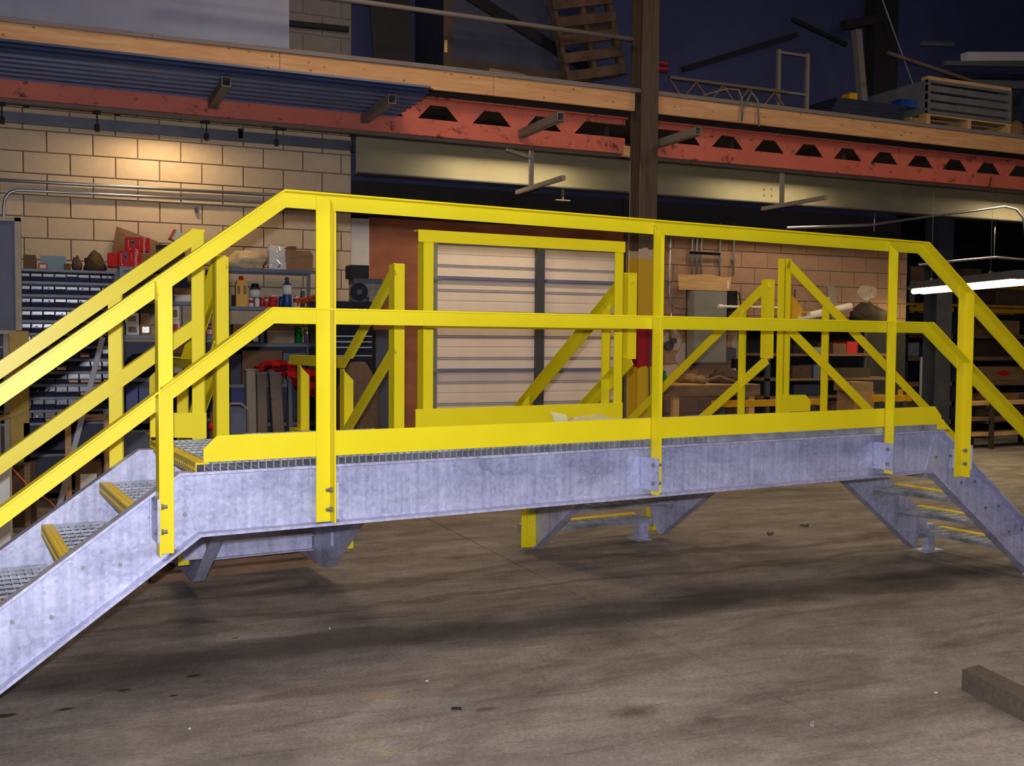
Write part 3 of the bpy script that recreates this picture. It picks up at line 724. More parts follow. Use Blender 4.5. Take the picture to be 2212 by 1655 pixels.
def can(name, mat, px, Y, label, cat, zb=None, cap='chrome', group=None, neck=0.75, band=None, shoulder=0.86):
    X0, X1, Z0, Z1 = rect(*px, Y)
    if zb is not None: Z0 = zb + 0.0015
    r, h = (X1 - X0) / 2, Z1 - Z0
    o = tag(G().lathe([(r * 0.95, 0), (r, 0.01 * h), (r, h * shoulder * 0.95), (r * neck, h * shoulder)], n=14).build(name, mat, None, True, loc=((X0 + X1) / 2, Y + r, Z0)), label, cat, group)
    G().lathe([(r * neck * 0.95, h * shoulder), (r * neck * 0.95, h * 0.97), (r * neck * 0.7, h)], n=12).build('cap', cap, o, True)
    if band: G().lathe([(r * 1.01, h * 0.42), (r * 1.01, h * 0.74)], n=14).build('label', band, o, True)
    return o

# ---- steel shelving along the block wall --------------------------------------------
bs = thing('bin_shelving', 'dark shelving full of small parts bins, left of the grey shelving units', 'shelf', (0.2, 6.55, 0))
def rel(g, o, name, mat, parent=None, **k):
    L = o.location; g.v = [(p[0] - L.x, p[1] - L.y, p[2] - L.z) for p in g.v]; return g.build(name, mat, parent or o, **k)
BX0, BX1 = -0.72, 0.955
TOPZ = at(140, 583, 6.33)[1]
zs = [TOPZ - 0.112 - 0.118 * k for k in range(12)]
for z in zs + [0.42, 0.08]: rel(G().box(BX0, BX1, 6.34, 6.72, z - 0.004, z).box(BX0, BX1, 6.335, 6.34, z - 0.024, z), bs, 'shelf', 'shelf_steel')
rel(G().box(BX0, BX1, 6.33, 6.72, TOPZ - 0.022, TOPZ), bs, 'top', 'shelf_steel')
for x in (BX0, BX1 - 0.012, 0.105): rel(G().box(x, x + 0.012, 6.335, 6.375, 0, TOPZ).box(x, x + 0.013, 6.333, 6.337, 0, TOPZ), bs, 'upright', 'dark_steel')
def bin_me(w_=0.094, h=0.082, d=0.27):
    g = G(); t = 0.003; hw = w_ / 2
    g.box(-hw, hw, 0, d, 0, t).box(-hw, hw, d - t, d, 0, h)
    for x in (-hw, hw - t): g.prism([(x, 0.0, 0), (x, d, 0), (x, d, h), (x, 0.05, h), (x, -0.01, h * 0.62)], (t, 0, 0))
    g.prism([(-hw, 0, 0), (hw, 0, 0), (hw, -0.012, h * 0.62), (-hw, -0.012, h * 0.62)], (0, t, 0))
    return g.mesh('bin', 'bin_plastic')
rel(G().box(BX0, BX1, 6.722, 6.728, 0.05, TOPZ - .03), bs, 'back_panel', 'blue_black')
bm0 = bin_me(); lm0 = G().box(-0.045, 0.045, -0.016, -0.010, 0.044, 0.053).mesh('lip_glint', 'glint_grey')  # lighter strip along the bin lip, its glint put into the colour
tg0 = G().box(-0.038, 0.038, -0.016, -0.012, 0.012, 0.036).mesh('tag', 'tag_card')
hx = G().cyl((0, 0, 0), (0, 0, 0.012), 0.012, 6).cyl((0, 0, 0.012), (0, 0, 0.05), 0.006, 6)
hm = hx.mesh('hardware', 'chrome')
ORD = ('first', 'second', 'third', 'fourth', 'fifth', 'sixth', 'seventh', 'eighth', 'ninth', 'tenth', 'eleventh', 'twelfth')
for k, z in enumerate(zs):
    for i in range(8):
        x = 0.130 + 0.1005 * i + 0.047
        if x > BX1 - 0.05: continue
        o = place(bm0, 'parts_bin', None, (x, 6.37, z + .0015)); tag(o, '%s parts bin from the left in the %s row of the bin shelving' % (ORD[i], ORD[k]), 'bin', 'parts bins on the bin shelving')
        if random.random() < 0.7: place(lm0, 'lip_glint', o)
        if (k > 4 and random.random() < 0.35): place(tg0, 'tag', o)
        for q in range(random.choice((0, 1, 2, 3))):
            place(hm, 'hardware', o, (random.uniform(-.018, .018), random.uniform(0.04, .12), 0.030 + 0.010*q), rot=(random.choice((-1, 1)) * random.uniform(1.25, 1.5), 0, random.uniform(-.25, .25)))
# two grey shelving bays
def shelving(name, label, x0, x1, zsh, y0=6.29, y1=6.72):
    r = thing(name, label, 'shelf', ((x0 + x1) / 2, (y0 + y1) / 2, 0))
    for z in zsh: rel(G().box(x0, x1, y0, y1, z - 0.005, z).box(x0, x1, y0 - 0.002, y0 + 0.002, z - 0.034, z).box(x0, x1, y1 - 0.002, y1 + 0.002, z - 0.034, z), r, 'shelf', 'shelf_steel')
    for x in (x0 - 0.002, x1 - 0.036):
        for y in (y0 - 0.003, y1 - 0.03): rel(G().box(x, x + 0.038, y, y + 0.003, 0, max(zsh)).box(x if x < (x0 + x1) / 2 else x + 0.035, (x if x < (x0 + x1) / 2 else x + 0.035) + 0.003, y, y + 0.034, 0, max(zsh)), r, 'post', 'shelf_steel')
    rel(G().box(x0, x1, y1 + 0.002, y1 + 0.006, 0.1, min(1.46, max(zsh))), r, 'back_panel', 'blue_black')
    return r
zA = [at(330, 578, 6.29)[1], at(400, 651, 6.29)[1], at(330, 724, 6.29)[1], 1.12, 0.72, 0.22]
zB = [at(580, 581, 6.29)[1], at(580, 663, 6.29)[1], at(600, 742, 6.29)[1], 1.05, 0.66, 0.20]
shelving('steel_shelving', 'grey steel shelving bay under the red tool cases, beside the bin shelving', 0.985, 1.90, zA)
shelving('steel_shelving', 'grey steel shelving bay holding cans and the yellow jug, under the burlap sack', 1.93, 2.87, zB)
# on the bin shelving
Y = 6.36
bx('wooden_box', 'card_dark', (50, 550, 78, 578), Y, .2, 'small brown wooden box on top of the bin shelving, beside the whiteboard', 'box', TOPZ)
bx('tapered_bin', 'teal_box', (88, 552, 143, 578), Y + .07, .2, 'pale blue slanted tray on top of the bin shelving', 'tray', TOPZ, tilt=-0.03)
bx('label_box', 'red_ink', (82, 568, 103, 580), Y, .05, 'tiny red box with a white label before the pale blue tray', 'box', TOPZ, face='paper_white')
bx('dark_block', 'card_dark', (138, 569, 153, 580), Y, .06, 'little dark brown block right of the pale blue tray', 'block', TOPZ)
for i, (x0, y0, x1, mt, lb) in enumerate(((155, 556, 176, 'canvas_brown', 'crumpled tan rag left of the camouflage bundle'), (181, 547, 228, 'camo', 'dark camouflage cloth bundle left of the red tool cases'))):
    X0, X1, Z0, Z1 = rect(x0, y0, x1, 581, Y + .1)
    tag(G().blob(((X0 + X1) / 2, 0, 0.3 * (Z1 - TOPZ)), ((X1 - X0) / 2, .13, (Z1 - TOPZ) * 0.72), 3 + i, 0.5, 18, 0.0).build('cloth_bundle', mt, None, True, loc=(0, Y + .14, TOPZ + .002)), lb, 'cloth')
# red tool cases, printed side with a tool picture and upright white lettering
def letters(txt, size, parent, loc, rot, mat):
    cu = bpy.data.curves.new('lettering', 'FONT'); cu.body = txt; cu.size = size; cu.align_x = 'CENTER'; cu.align_y = 'CENTER'; cu.shear = 0.25; cu.extrude = 0.0006; cu.resolution_u = 2
    tmp = bpy.data.objects.new('lettering', cu); COL.objects.link(tmp)
    bpy.context.view_layer.update()
    me = bpy.data.meshes.new_from_object(tmp.evaluated_get(bpy.context.evaluated_depsgraph_get()))
    COL.objects.unlink(tmp); bpy.data.objects.remove(tmp); bpy.data.curves.remove(cu)
    me.materials.clear(); me.materials.append(MATS[mat])
    return place(me, 'lettering', parent, loc, rot=rot)
zrb = zA[0]
def toolcase(px, zb, label, side):
    o = bx('tool_case', 'tool_red', px, 6.34, .18, label, 'box', zb)
    X0, X1, Z0, Z1 = rect(*px, 6.34); w_, h = X1 - X0, Z1 - zb
    letters('Milwaukee', h * 0.30, o, (w_ * 0.27, -0.002, h * 0.50), (PI / 2, PI / 2 , 0), 'paper_white')
    G().box(-w_ * 0.40, -w_ * 0.385, -0.002, 0, h * 0.25, h * 0.8).box(w_ * 0.06, w_ * 0.07, -0.002, 0, h * 0.4, h * 0.85).build('fine_print', 'paper_white', o)
    pg = G().cyl((-w_ * 0.20, -0.002, h * 0.72), (-w_ * 0.20, 0.0, h * 0.72), h * 0.16, 14)
    pg.prism([(-w_ * 0.25, -0.002, h * 0.66), (-w_ * 0.16, -0.002, h * 0.62), (-w_ * 0.13, -0.002, h * 0.30), (-w_ * 0.20, -0.002, h * 0.24)], (0, 0.002, 0))
    pg.build('tool_picture', 'dark_steel', o)
    G().box(-w_ * 0.36, -w_ * 0.32, -0.002, 0, h * 0.08, h * 0.18).build('logo_patch', 'paper_white', o)
    return o
toolcase((256, 541, 306, 577), zrb, 'lower red tool case with tool picture and white script, on the grey shelving', 1)
zlow = rect(256, 541, 306, 577, 6.34)[3]
o = toolcase((272, 512, 324, 545), zlow, 'upper red tool case with tool picture and white script, on the other red case', 1)
bx('tool_case', 'tool_red', (233, 546, 254, 577), 6.36, .16, 'narrow end-on red tool case left of the lower red case', 'box', max(zrb, TOPZ))
# leaning cardboard
X0, Z0 = at(234, 560, 6.62); a = at(252, 488, 6.66); b = at(341, 521, 6.66); c = at(350, 580, 6.60)
tag(G().prism([(X0, 6.55, zrb), (a[0], 6.70, a[1]), (b[0], 6.70, b[1]), (c[0], 6.55, zrb)], (0, 0.006, 0)).build('cardboard_sheet', 'card_dark', None, origin=((X0 + c[0]) / 2, 6.55, zrb)), 'brown cardboard sheet leaning on the wall behind the red tool cases', 'cardboard')
o = bx('carton', 'paper_white', (368, 500, 396, 522), 6.40, .18, 'tilted white and orange carton behind the end of the far handrail', 'box', None, tilt=0.45, lid=None)
G().box(-0.075, -0.05, -0.002, .182, -0.002, 0.095).build('orange_end', 'orange_cord', o)
bx('carton', 'card_dark', (340, 529, 400, 572), 6.40, .12, 'dark brown carton supporting the tilted orange and white carton', 'box', zA[0], lid='black_rubber')
# burlap sack, foil bag, carton on the second bay
zt = zB[0]
X0, X1, Z0, Z1 = rect(492, 541, 578, 580, 6.45)
bg = tag(G().blob(((X0 + X1) / 2, 0, (Z1 - zt) * 0.42), ((X1 - X0) / 2, .16, (Z1 - zt) * 0.6), 11, 0.35, 22, 0.0).build('burlap_sack', 'burlap', None, True, loc=(0, 6.50, zt + .002)), 'pale crumpled burlap sack on top of the shelving', 'sack')
xr_, zr_ = at(562, 578, 6.30)
G().tube([(xr_ - .03, -0.18, 0.03), (xr_ - .02, -0.19, 0.012), (xr_, -0.195, 0.01), (xr_ + .02, -0.19, 0.014), (xr_ + .015, -0.18, 0.04)], 0.006).build('drawstring', 'burlap', bg)
X0, X1, Z0, Z1 = rect(577, 529, 614, 581, 6.40)
fb = tag(G().prism([(X0, 0, 0.0), (X1, 0, 0.0), (X1 - .01, 0.02, Z1 - zt - .02), (X1 - .03, .05, Z1 - zt), (X0 + .02, .05, Z1 - zt), (X0 - .005, 0.02, Z1 - zt - .05)], (0, .07, 0)).build('foil_bag', 'foil', None, loc=(0, 6.305, zt + .0015)), 'white bag with a silver foil front on top of the shelving', 'bag')
G().box(X0 + .005, (X0 + X1) / 2 - .01, -0.003, 0.001, 0.06, Z1 - zt - .07).build('paper_label', 'paper_white', fb)
cg = [((X0 + X1) / 2 + .03 * math.sin(t * 1.5), -0.006 + .03*(t/6), 0.01 + (Z1 - zt - .03) * t / 6) for t in range(7)]
G().tube(cg, 0.008).build('foil_strip', 'chrome', fb)
X0, X1, Z0, Z1 = rect(615, 540, 676, 582, 6.38)
jb = tag(G().prism([(X0, 0, 0), (X1, 0, 0), (X1, 0, (Z1 - zt) * 0.8), (X1 - .03, 0, Z1 - zt), (X0 + .03, 0, Z1 - zt), (X0, 0, (Z1 - zt) * 0.85)], (0, .26, 0)).build('carton', 'card', None, loc=(0, 6.38, zt + .0015)), 'brown carton with an open top at the right end of the shelving', 'box')
G().box(X0 - .001, X1 + .001, -.002, .262, (Z1 - zt) * 0.62, (Z1 - zt) * 0.79).build('tape', 'tan_wrap', jb); G().box(X0 + .05, X0 + .12, .02, .2, Z1 - zt, Z1 - zt + .04).build('flap', 'card_dark', jb)
# row of cans and bottles
z1 = zB[1]; Y = 6.36
X0, X1, Z0, Z1 = rect(510, 596, 535, 660, Y); hw, h = (X1 - X0) / 2, Z1 - z1; cx = (X0 + X1) / 2
jug = tag(G().prism([(-hw, 0, 0), (hw, 0, 0), (hw, 0, h * .70), (hw * .7, 0, h * .86), (-hw * .7, 0, h * .86), (-hw, 0, h * .70)], (0, .09, 0)).build('jug', 'jug_yellow', None, loc=(cx, Y, z1 + .0015)), 'yellow plastic oil jug with a red cap on the shelf', 'bottle')
G().lathe([(hw * .42, h * .86), (hw * .42, h * .97), (hw * .3, h)], (0, .045, 0), 12).build('cap', 'tool_red', jug, True)
for sx in (-1, 1): G().box(sx * hw * .55 - hw * .25, sx * hw * .55 + hw * .25, -.002, 0, h * .40, h * .68).build('window', 'jug_amber', jug)
can('spray_can', 'near_black', (500, 634, 509, 660), Y, 'small dark bottle left of the yellow jug', 'bottle', z1)
can('jar', 'dark_steel', (541, 612, 565, 660), Y + .12, 'dark jar with a white label, behind the small white cans', 'jar', z1, 'black_metal', band='paper_white')
can('small_can', 'paper_white', (538, 643, 549, 660), Y, 'small white can with a red band, right of the yellow jug', 'can', z1, 'paper_white', band='red_ink')
can('small_can', 'paper_white', (551, 642, 562, 660), Y, 'small white can, second from the yellow jug', 'can', z1, 'chrome')
can('small_can', 'red_ink', (563, 641, 571, 661), Y, 'slim red can, third from the yellow jug', 'can', z1, 'chrome')
can('small_can', 'red_ink', (571, 638, 582, 661), Y, 'red and silver can, fourth from the yellow jug', 'can', z1, 'chrome', band='foil')
can('paint_can', 'red_ink', (582, 637, 602, 661), Y, 'wide red can with a white top, left of the blue bottle', 'can', z1, 'paper_white', neck=.9, band='red_ink')
can('small_can', 'blue_plastic', (602, 640, 613, 660), Y + .1, 'small blue can half hidden behind the blue bottle', 'can', z1, 'blue_plastic')
can('gas_bottle', 'blue_plastic', (612, 598, 632, 661), Y, 'tall blue bottle with a white label', 'bottle', z1, 'dark_steel', neck=.45, band='paper_white', shoulder=.80)
can('paint_can', 'paper_white', (635, 638, 650, 660), Y, 'red and white can under the orange cord', 'can', z1, 'chrome', neck=.9, band='red_ink')
can('small_can', 'dark_steel', (650, 624, 660, 660), Y + .12, 'dark slim can behind the orange cord', 'can', z1)
xo, zo = at(640, 658, Y)
pts = [(0.001 * i * 10, -0.02 + .03 * math.sin(i * 1.9), 0.035 + 0.05 * abs(math.sin(i * 0.7)) + 0.002 * i) for i in range(18)]
tag(G().tube(pts, .011, 7).tube([(p[0] + .01, p[1] + .03, max(.012, p[2] - .03)) for p in pts[::-1]], .010, 7).build('extension_cord', 'orange_cord', None, True, loc=(xo, Y - .045, z1 + .009)), 'coiled orange extension cord at the right end of the can shelf', 'cord')
# second row
z2 = zB[2]
bx('carton', 'card_grey', (577, 705, 636, 741), 6.33, .3, 'wide grey brown carton beside the green can', 'box', z2, lid='card_dark')
can('paint_can', 'green_can', (638, 706, 656, 741), 6.33, 'green can beside the wide grey brown carton', 'can', z2, 'dark_steel', neck=.9)
can('paint_can', 'purple_can', (657, 708, 666, 741), 6.35, 'purple and silver can right of the green can', 'can', z2, 'chrome', band='foil')
bx('carton', 'deep_blue', (545, 722, 560, 741), 6.33, .12, 'blue carton with a white label below the middle rail', 'box', z2, face='paper_white')
bx('carton', 'bluegrey_box', (562, 715, 571, 741), 6.4, .12, 'grey carton between the blue carton and the wide carton', 'box', z2)
bx('carton', 'card_dark', (504, 700, 540, 741), 6.4, .2, 'dark carton behind the middle rail at the left of the can row', 'box', z2)
z3 = zB[3]
ob = bx('carton', 'card_dark', (523, 757, 610, 801), 6.33, .32, 'large brown carton with a blue print, under the second shelf', 'box', z3)
X0, X1, Z0, Z1 = rect(572, 767, 592, 778, 6.325); G().cyl(((X1 - X0) * .15, -.003, .12), ((X1 - X0) * .15, -.001, .12), .045, 12).build('blue_print', 'deep_blue', ob)
bx('carton', 'bluegrey_box', (612, 762, 660, 801), 6.35, .28, 'grey blue carton behind the plaid jacket', 'box', z3, face='paper_white')
bx('crate', 'blue_black', (497, 765, 521, 801), 6.36, .28, 'dark crate left of the brown carton with the blue print', 'crate', z3)
# left bay
zz = zA[2]
for i, (r_, mt, fc, lb) in enumerate((((270, 676, 300, 699), 'paper_white', 'card_grey', 'upper white and green carton in the left bay'), ((272, 699, 301, 723), 'paper_white', 'card_grey', 'lower white carton with a foil wrap in the left bay'), ((303, 699, 327, 723), 'card', 'foil', 'small brown carton with a silver top in the left bay'), ((258, 700, 269, 723), 'paper_white', 'green_can', 'narrow white and green carton at the left bay end'), ((304, 677, 323, 698), 'card', None, 'tipped brown carton on the silver-topped carton'), ((370, 691, 388, 723), 'paper_white', 'red_ink', 'white carton with a red mark in the left bay'), ((370, 661, 387, 691), 'paper_white', 'card', 'white carton on top of the one with a red mark'))):
    zb_ = zz if r_[3] == 723 else rect(*r_, 6.33)[2]
    bx('carton', mt, r_, 6.33, .24, lb, 'box', zb_, face=fc)
bx('carton', 'card', (376, 622, 412, 637), 6.33, .11, 'flat brown carton on the blue and white carton', 'box', rect(376, 622, 412, 636, 6.33)[2])
ob = bx('carton', 'paper_white', (374, 636, 412, 650), 6.33, .11, 'blue and white carton under the flat brown carton', 'box', zA[1])
G().box(-.08, -.065, -.002, 0, 0, .055).build('blue_end', 'deep_blue', ob)
bx('case', 'black_metal', (372, 588, 405, 622), 6.45, .2, 'black case at the back of the left bay top shelf', 'case', zA[1])
for i, (a_, b__) in enumerate(((682, 694), (694, 707), (707, 723))):
    bx('carton', ('paper_white', 'paper_white', 'red_ink')[i], (444, a_, 461, b__), 6.34, .2, ('topmost thin white carton between the far posts', 'middle thin red and white carton between the far posts', 'lowest thin red carton between the far posts')[i], 'box', zA[2] if i == 2 else rect(444, a_, 461, b__, 6.34)[2], face='red_ink' if i == 1 else 'paper_white')
X0, X1, Z0, Z1 = rect(268, 730, 328, 775, 6.35)
tag(G().blob(((X0 + X1) / 2, 0, .10), ((X1 - X0) / 2, .14, .12), 5, .3, 16, 0).build('black_bag', 'black_rubber', None, True, loc=(0, 6.5, zA[3] + .002)), 'black crumpled bag under the white cartons', 'bag')
bx('carton', 'card', (370, 740, 402, 764), 6.34, .2, 'brown carton over the labelled carton behind the midrail', 'box', rect(370, 740, 402, 764, 6.34)[2])
bx('carton', 'card_dark', (370, 764, 400, 803), 6.34, .2, 'brown carton with a white label behind the midrail', 'box', zA[3], face='paper_white')
for i, (a_, b__) in enumerate(((272, 298), (300, 326))):
    bx('blue_tub', 'deep_blue', (a_, 822, b__, 862), 6.34, .26, ('left blue tub low in the left bay', 'right blue tub low in the left bay')[i], 'tub', zA[4], lid='blue_black')
bx('blue_tub', 'deep_blue', (498, 838, 528, 858), 6.34, .26, 'flat blue tub on the lowest visible shelf of the right bay', 'tub', zB[4])
# ---- whiteboard at the left edge
Yw = 5.2
X0, X1, Z0, Z1 = rect(-60, 466, 48, 722, Yw)
wb = thing('whiteboard', 'grey blue board in a pale wooden frame at the left edge', 'board', ((X0 + X1) / 2, Yw, 0))
rel(G().box(X0, X1, Yw, Yw + .02, Z0, Z1), wb, 'panel', 'slate')
for g in (G().box(X1 - .045, X1, Yw - .02, Yw + .03, Z0, Z1), G().box(X0, X0 + .045, Yw - .02, Yw + .03, Z0, Z1), G().box(X0, X1, Yw - .02, Yw + .03, Z1 - .03, Z1), G().box(X0, X1, Yw - .02, Yw + .03, Z0, Z0 + .03)): rel(g, wb, 'frame', 'frame_wood')
for x in (X0 + .02, X1 - .12): rel(G().bar((x, Yw + .05, 0), (x, Yw + .05, Z0 + .3), .05, .04), wb, 'leg', 'frame_wood')
# yellow steel stand, cardboard tube, white drum at the left edge
Ys = 4.6
X0, X1, Z0, Z1 = rect(24, 825, 64, 940, Ys)
ys = thing('yellow_stand', 'worn yellow steel stand under the left end of the handrails', 'stand', ((X0 + X1) / 2, Ys, 0))
rel(G().box(X0, X1, Ys, Ys + .008, .55, 1.55), ys, 'upright', 'dull_yellow'); rel(G().box(X0 - .008, X0, Ys, Ys + .16, .55, 1.55), ys, 'upright', 'dull_yellow')
rel(G().prism([(X0 - .3, Ys - .02, .78), (X1, Ys - .02, .95), (X1, Ys - .02, .98), (X0 - .3, Ys - .02, .81)], (0, .3, 0)), ys, 'shelf', 'dull_yellow')
for x in (X0 - .3, X1 - .04): rel(G().box(x, x + .04, Ys, Ys + .04, 0, .85), ys, 'leg', 'old_wood')
X0, X1, Z0, Z1 = rect(-50, 860, 22, 930, 4.4)
tag(G().lathe([(.15, 0), (.155, .02), (.155, .86), (.15, .88)], n=20).build('fibre_drum', 'card_grey', None, True, loc=(X0, 4.41, 0)), 'grey fibre drum at the left edge behind the stair rails', 'drum')
X0, X1, Z0, Z1 = rect(-30, 1010, 22, 1110, 3.9)
tag(G().box(X0, X1, 0, .3, 0, Z1).build('white_carton', 'paper_white', None, loc=(0, 3.9, 0)), 'tall white carton on the floor at the left edge below the stair', 'box')
# leaning grey flat bar
a = at(222, 728, 5.86); b = at(150, 1010, 5.6)
t_ = b[1] / (a[1] - b[1]); fx = b[0] - (a[0] - b[0]) * t_
tag(G().bar((fx, 5.6, 0.0), (a[0], 5.86, a[1]), .045, .012, (0, -1, 0)).build('flat_bar', 'grey_bar', None, origin=(fx, 5.6, 0)), 'grey flat bar leaning diagonally against the bin shelving', 'bar')
# low wooden table and crates under the bins
X0, X1, Z0, Z1 = rect(140, 903, 240, 1010, 5.9)
wt = thing('work_table', 'rough low wooden table before the bin shelving', 'table', ((X0 + X1) / 2, 6.05, 0))
rel(G().box(X0, X1, 5.90, 6.30, Z1 - .03, Z1), wt, 'top', 'old_wood')
for x in (X0, X1 - .05):
    for y in (5.92, 6.24): rel(G().box(x, x + .05, y, y + .05, 0, Z1 - .03), wt, 'leg', 'pale_wood')
for i, (r_, mt, lb) in enumerate((((25, 1005, 78, 1110), 'pile_brown', 'dark brown crate on the floor behind the left stair'), ((162, 1000, 220, 1060), 'card_dark', 'wide brown carton under the low wooden table'), ((266, 935, 330, 985), 'bluegrey_box', 'grey crate behind the top of the left stair'))):
    bx('crate', mt, r_, (4.9, 5.95, 5.9)[i], .25, lb, 'crate', 0.0 , face=('paper_white' if i == 1 else None))
a = at(20, 1005, 4.2); b = at(110, 1085, 4.2)
tag(G().tube([(a[0], 4.2, a[1]), ((a[0] + b[0]) / 2, 4.2, (a[1] + b[1]) / 2 - .03), (b[0], 4.2, b[1]), (b[0] + .2, 4.3, .008), (b[0] + .7, 4.5, .008)], .006).build('air_hose', 'orange_cord', None, True), 'thin orange hose hanging to the floor behind the left stair', 'hose')

# ---- standing steel members, jacket, cart, tool chest --------------------------------
for i, (xa, xb, yt, lb) in enumerate(((535, 557, 801, 'leftmost of three upright steel members, with a clean grey flange'), (560, 583, 808, 'middle one of three upright steel members, dull and rusty'), (586, 612, 808, 'rightmost of three upright steel members, leaning and rust brown'))):
    X0, X1, Z0, Z1 = rect(xa, yt, xb, 940, 5.5); w_ = X1 - X0; ln_ = .0 if i < 2 else .05
    g = G().prism([(0, 0, 0), (w_, 0, 0), (w_ - ln_, 0.1, Z1), (-ln_, 0.1, Z1)], (0, .008, 0)).prism([(0, 0, 0), (0.006, 0, 0), (.006 - ln_, .1, Z1), (-ln_, .1, Z1)], (0, .10, 0)).prism([(w_ - .006, 0, 0), (w_, 0, 0), (w_ - ln_, .1, Z1), (w_ - .006 - ln_, .1, Z1)], (0, .10, 0))
    o = tag(g.build('steel_member', ('old_steel', 'rusty_steel', 'rusty_steel')[i], None, loc=(X0 + ln_, 5.5 + .05 * (i % 2), 0)), lb, 'steel member', 'upright steel members left of the jacket')
    G().box(-.004 - ln_, w_ + .004 - ln_, .09, .2, Z1, Z1 + .012).build('end_plate', 'old_steel', o)
ztr = at(600, 806, 5.5)[1]; xt0 = at(622, 800, 5.5)[0]; xt1 = at(664, 800, 5.5)[0]
wb_ = thing('saw_horse', 'short dark steel trestle under the right half of the plaid jacket', 'trestle', ((xt0 + xt1) / 2, 5.58, 0))
rel(G().box(xt0, xt1, 5.54, 5.62, ztr - .06, ztr), wb_, 'beam', 'dark_steel')
for x in (xt0 + .03, xt1 - .03):
    for dy in (-.10, .10): rel(G().bar((x, 5.58 + dy, 0), (x, 5.58, ztr - .05), .035, .035), wb_, 'leg', 'dark_steel')
X0 = at(560, 800, 5.45)[0]; X1 = at(682, 800, 5.45)[0]
g = G(); nx, ny = 26, 18
vs_ = []
for j in range(ny):
    for i in range(nx):
        u, v = i / (nx - 1), j / (ny - 1); x = X0 + (X1 - X0) * u
        s_ = (v - .5) * .70; hw_ = .145
        y = 5.60 + max(-hw_, min(hw_, s_)) + .018 * mnoise.noise(Vector((u * 4, v * 3, 1)))
        hang = max(0, abs(s_) - hw_) * (0.25 + 1.35 * max(0, u - .25))
        zz_ = ztr + .058 + .030 * mnoise.noise(Vector((u * 4.3, v * 3.5, 4))) + .055 * math.sin(min(1, u * 1.35) * PI) - hang - .16 * max(0, u - .72)
        vs_.append((x + .02 * mnoise.noise(Vector((v * 5, u, 8))), y, zz_))
fs_ = [(j * nx + i, j * nx + i + 1, (j + 1) * nx + i + 1, (j + 1) * nx + i) for j in range(ny - 1) for i in range(nx - 1)]
jk = tag(g.add(vs_, fs_).build('plaid_jacket', 'plaid_wool', None, True, origin=((X0 + X1) / 2, 5.60, ztr)), 'red and black plaid wool jacket thrown over the upright steel members', 'jacket')
so = jk.modifiers.new('thick', 'SOLIDIFY'); so.thickness = .010
# cart with bent tube handle
X0, X1, Z0, Z1 = rect(492, 880, 532, 960, 5.2)
ct = thing('hand_cart', 'small grey cart with a bent tube handle left of the steel members', 'cart', ((X0 + X1) / 2, 5.4, 0))
rel(G().box(X0, X1, 5.2, 5.6, .18, Z1 - .02), ct, 'body', 'bluegrey_box')
a = at(490, 873, 5.15); rel(G().tube([(X0 - .02, 5.17, .2), (X0 - .02, 5.17, a[1] - .05), (X0 + .02, 5.17, a[1]), (X1 - .05, 5.17, a[1]), (X1 + .02, 5.17, a[1] - .06), (X1 + .03, 5.17, .2)], .012), ct, 'handle', 'old_steel', smooth=True)
for x in (X0 + .03, X1 - .03):
    for y in (5.24, 5.56): rel(G().cyl((x - .015, y, .09), (x + .015, y, .09), .09, 16).bar((x, y, .09), (x, y, .19), .02, .02, (0, 1, 0)), ct, 'wheel', 'black_rubber')
a = at(457, 921, 5.2)
st_ = thing('gauge_stand', 'thin stand with a red knob behind the far posts', 'stand', (a[0], 5.2, 0))
rel(G().cyl((a[0], 5.2, 0), (a[0], 5.2, a[1] + .12), .012, 8).cyl((a[0], 5.2, 0), (a[0], 5.2, .012), .08, 14), st_, 'pole', 'jug_amber'); rel(G().lathe([(.003, -.034), (.028, -.02), (.034, 0), (.028, .02), (.003, .034)], (a[0], 5.17, a[1]), 14), st_, 'knob', 'tool_red', smooth=True)
# tool chest
Yc = 5.62
X0, X1, Z0, Z1 = rect(690, 661, 806, 900, Yc)
tc = thing('tool_chest', 'black rolling tool chest with bright drawer pulls beside the plywood', 'tool chest', ((X0 + X1) / 2, Yc + .25, 0))
rel(G().box(X0, X1, Yc, Yc + .48, .14, Z1), tc, 'body', 'black_metal')
rel(G().box(X0 - .01, X1 + .01, Yc - .015, Yc + .49, Z1, Z1 + .05), tc, 'lid', 'black_metal')
zd = [at(770, yy, Yc)[1] for yy in (728, 740, 752, 770, 850, 868, 886, 906)]
zd = zd[:4] + [zd[4], zd[5], zd[6], zd[7], .45, .28]
prev = at(770, 716, Yc)[1]
for z in zd:
    dr = rel(G().box(X0 + .02, X1 - .02, Yc - .012, Yc, z + .006, prev - .006), tc, 'drawer', 'black_metal')
    G().box(X0 + .02 - tc.location.x, X1 - .02 - tc.location.x, Yc - .022 - tc.location.y, Yc - .012 - tc.location.y, z + .001, z + .012).build('pull', 'chrome', dr)
    prev = z
for x in (X0 + .06, X1 - .06): rel(G().cyl((x - .02, Yc + .1, .07), (x + .02, Yc + .1, .07), .07, 14), tc, 'caster', 'black_rubber')
for x in (X1 - .17, X1 - .09): rel(G().cyl((x, Yc - .02, Z1 - .03), (x, Yc, Z1 - .03), .014, 10), tc, 'lock', 'chrome')
zc = Z1 + .05
X0_, X1_, _, Zt = rect(758, 598, 822, 648, 5.75)
bx('clear_tote', 'clear_plastic', (766, 602, 824, 655), 5.85, .22, 'smoky clear plastic tote with coloured bits, on the tool chest', 'tote', zc, lid='dark_steel')
bx('fan_housing', 'black_rubber', (757, 572, 797, 598), 5.9, .2, 'dark soft case lying on the clear tote', 'case', rect(766, 602, 824, 655, 5.85)[3] + .005)
X0_, X1_, Zb_, Zt_ = rect(757, 612, 795, 658, 5.72)
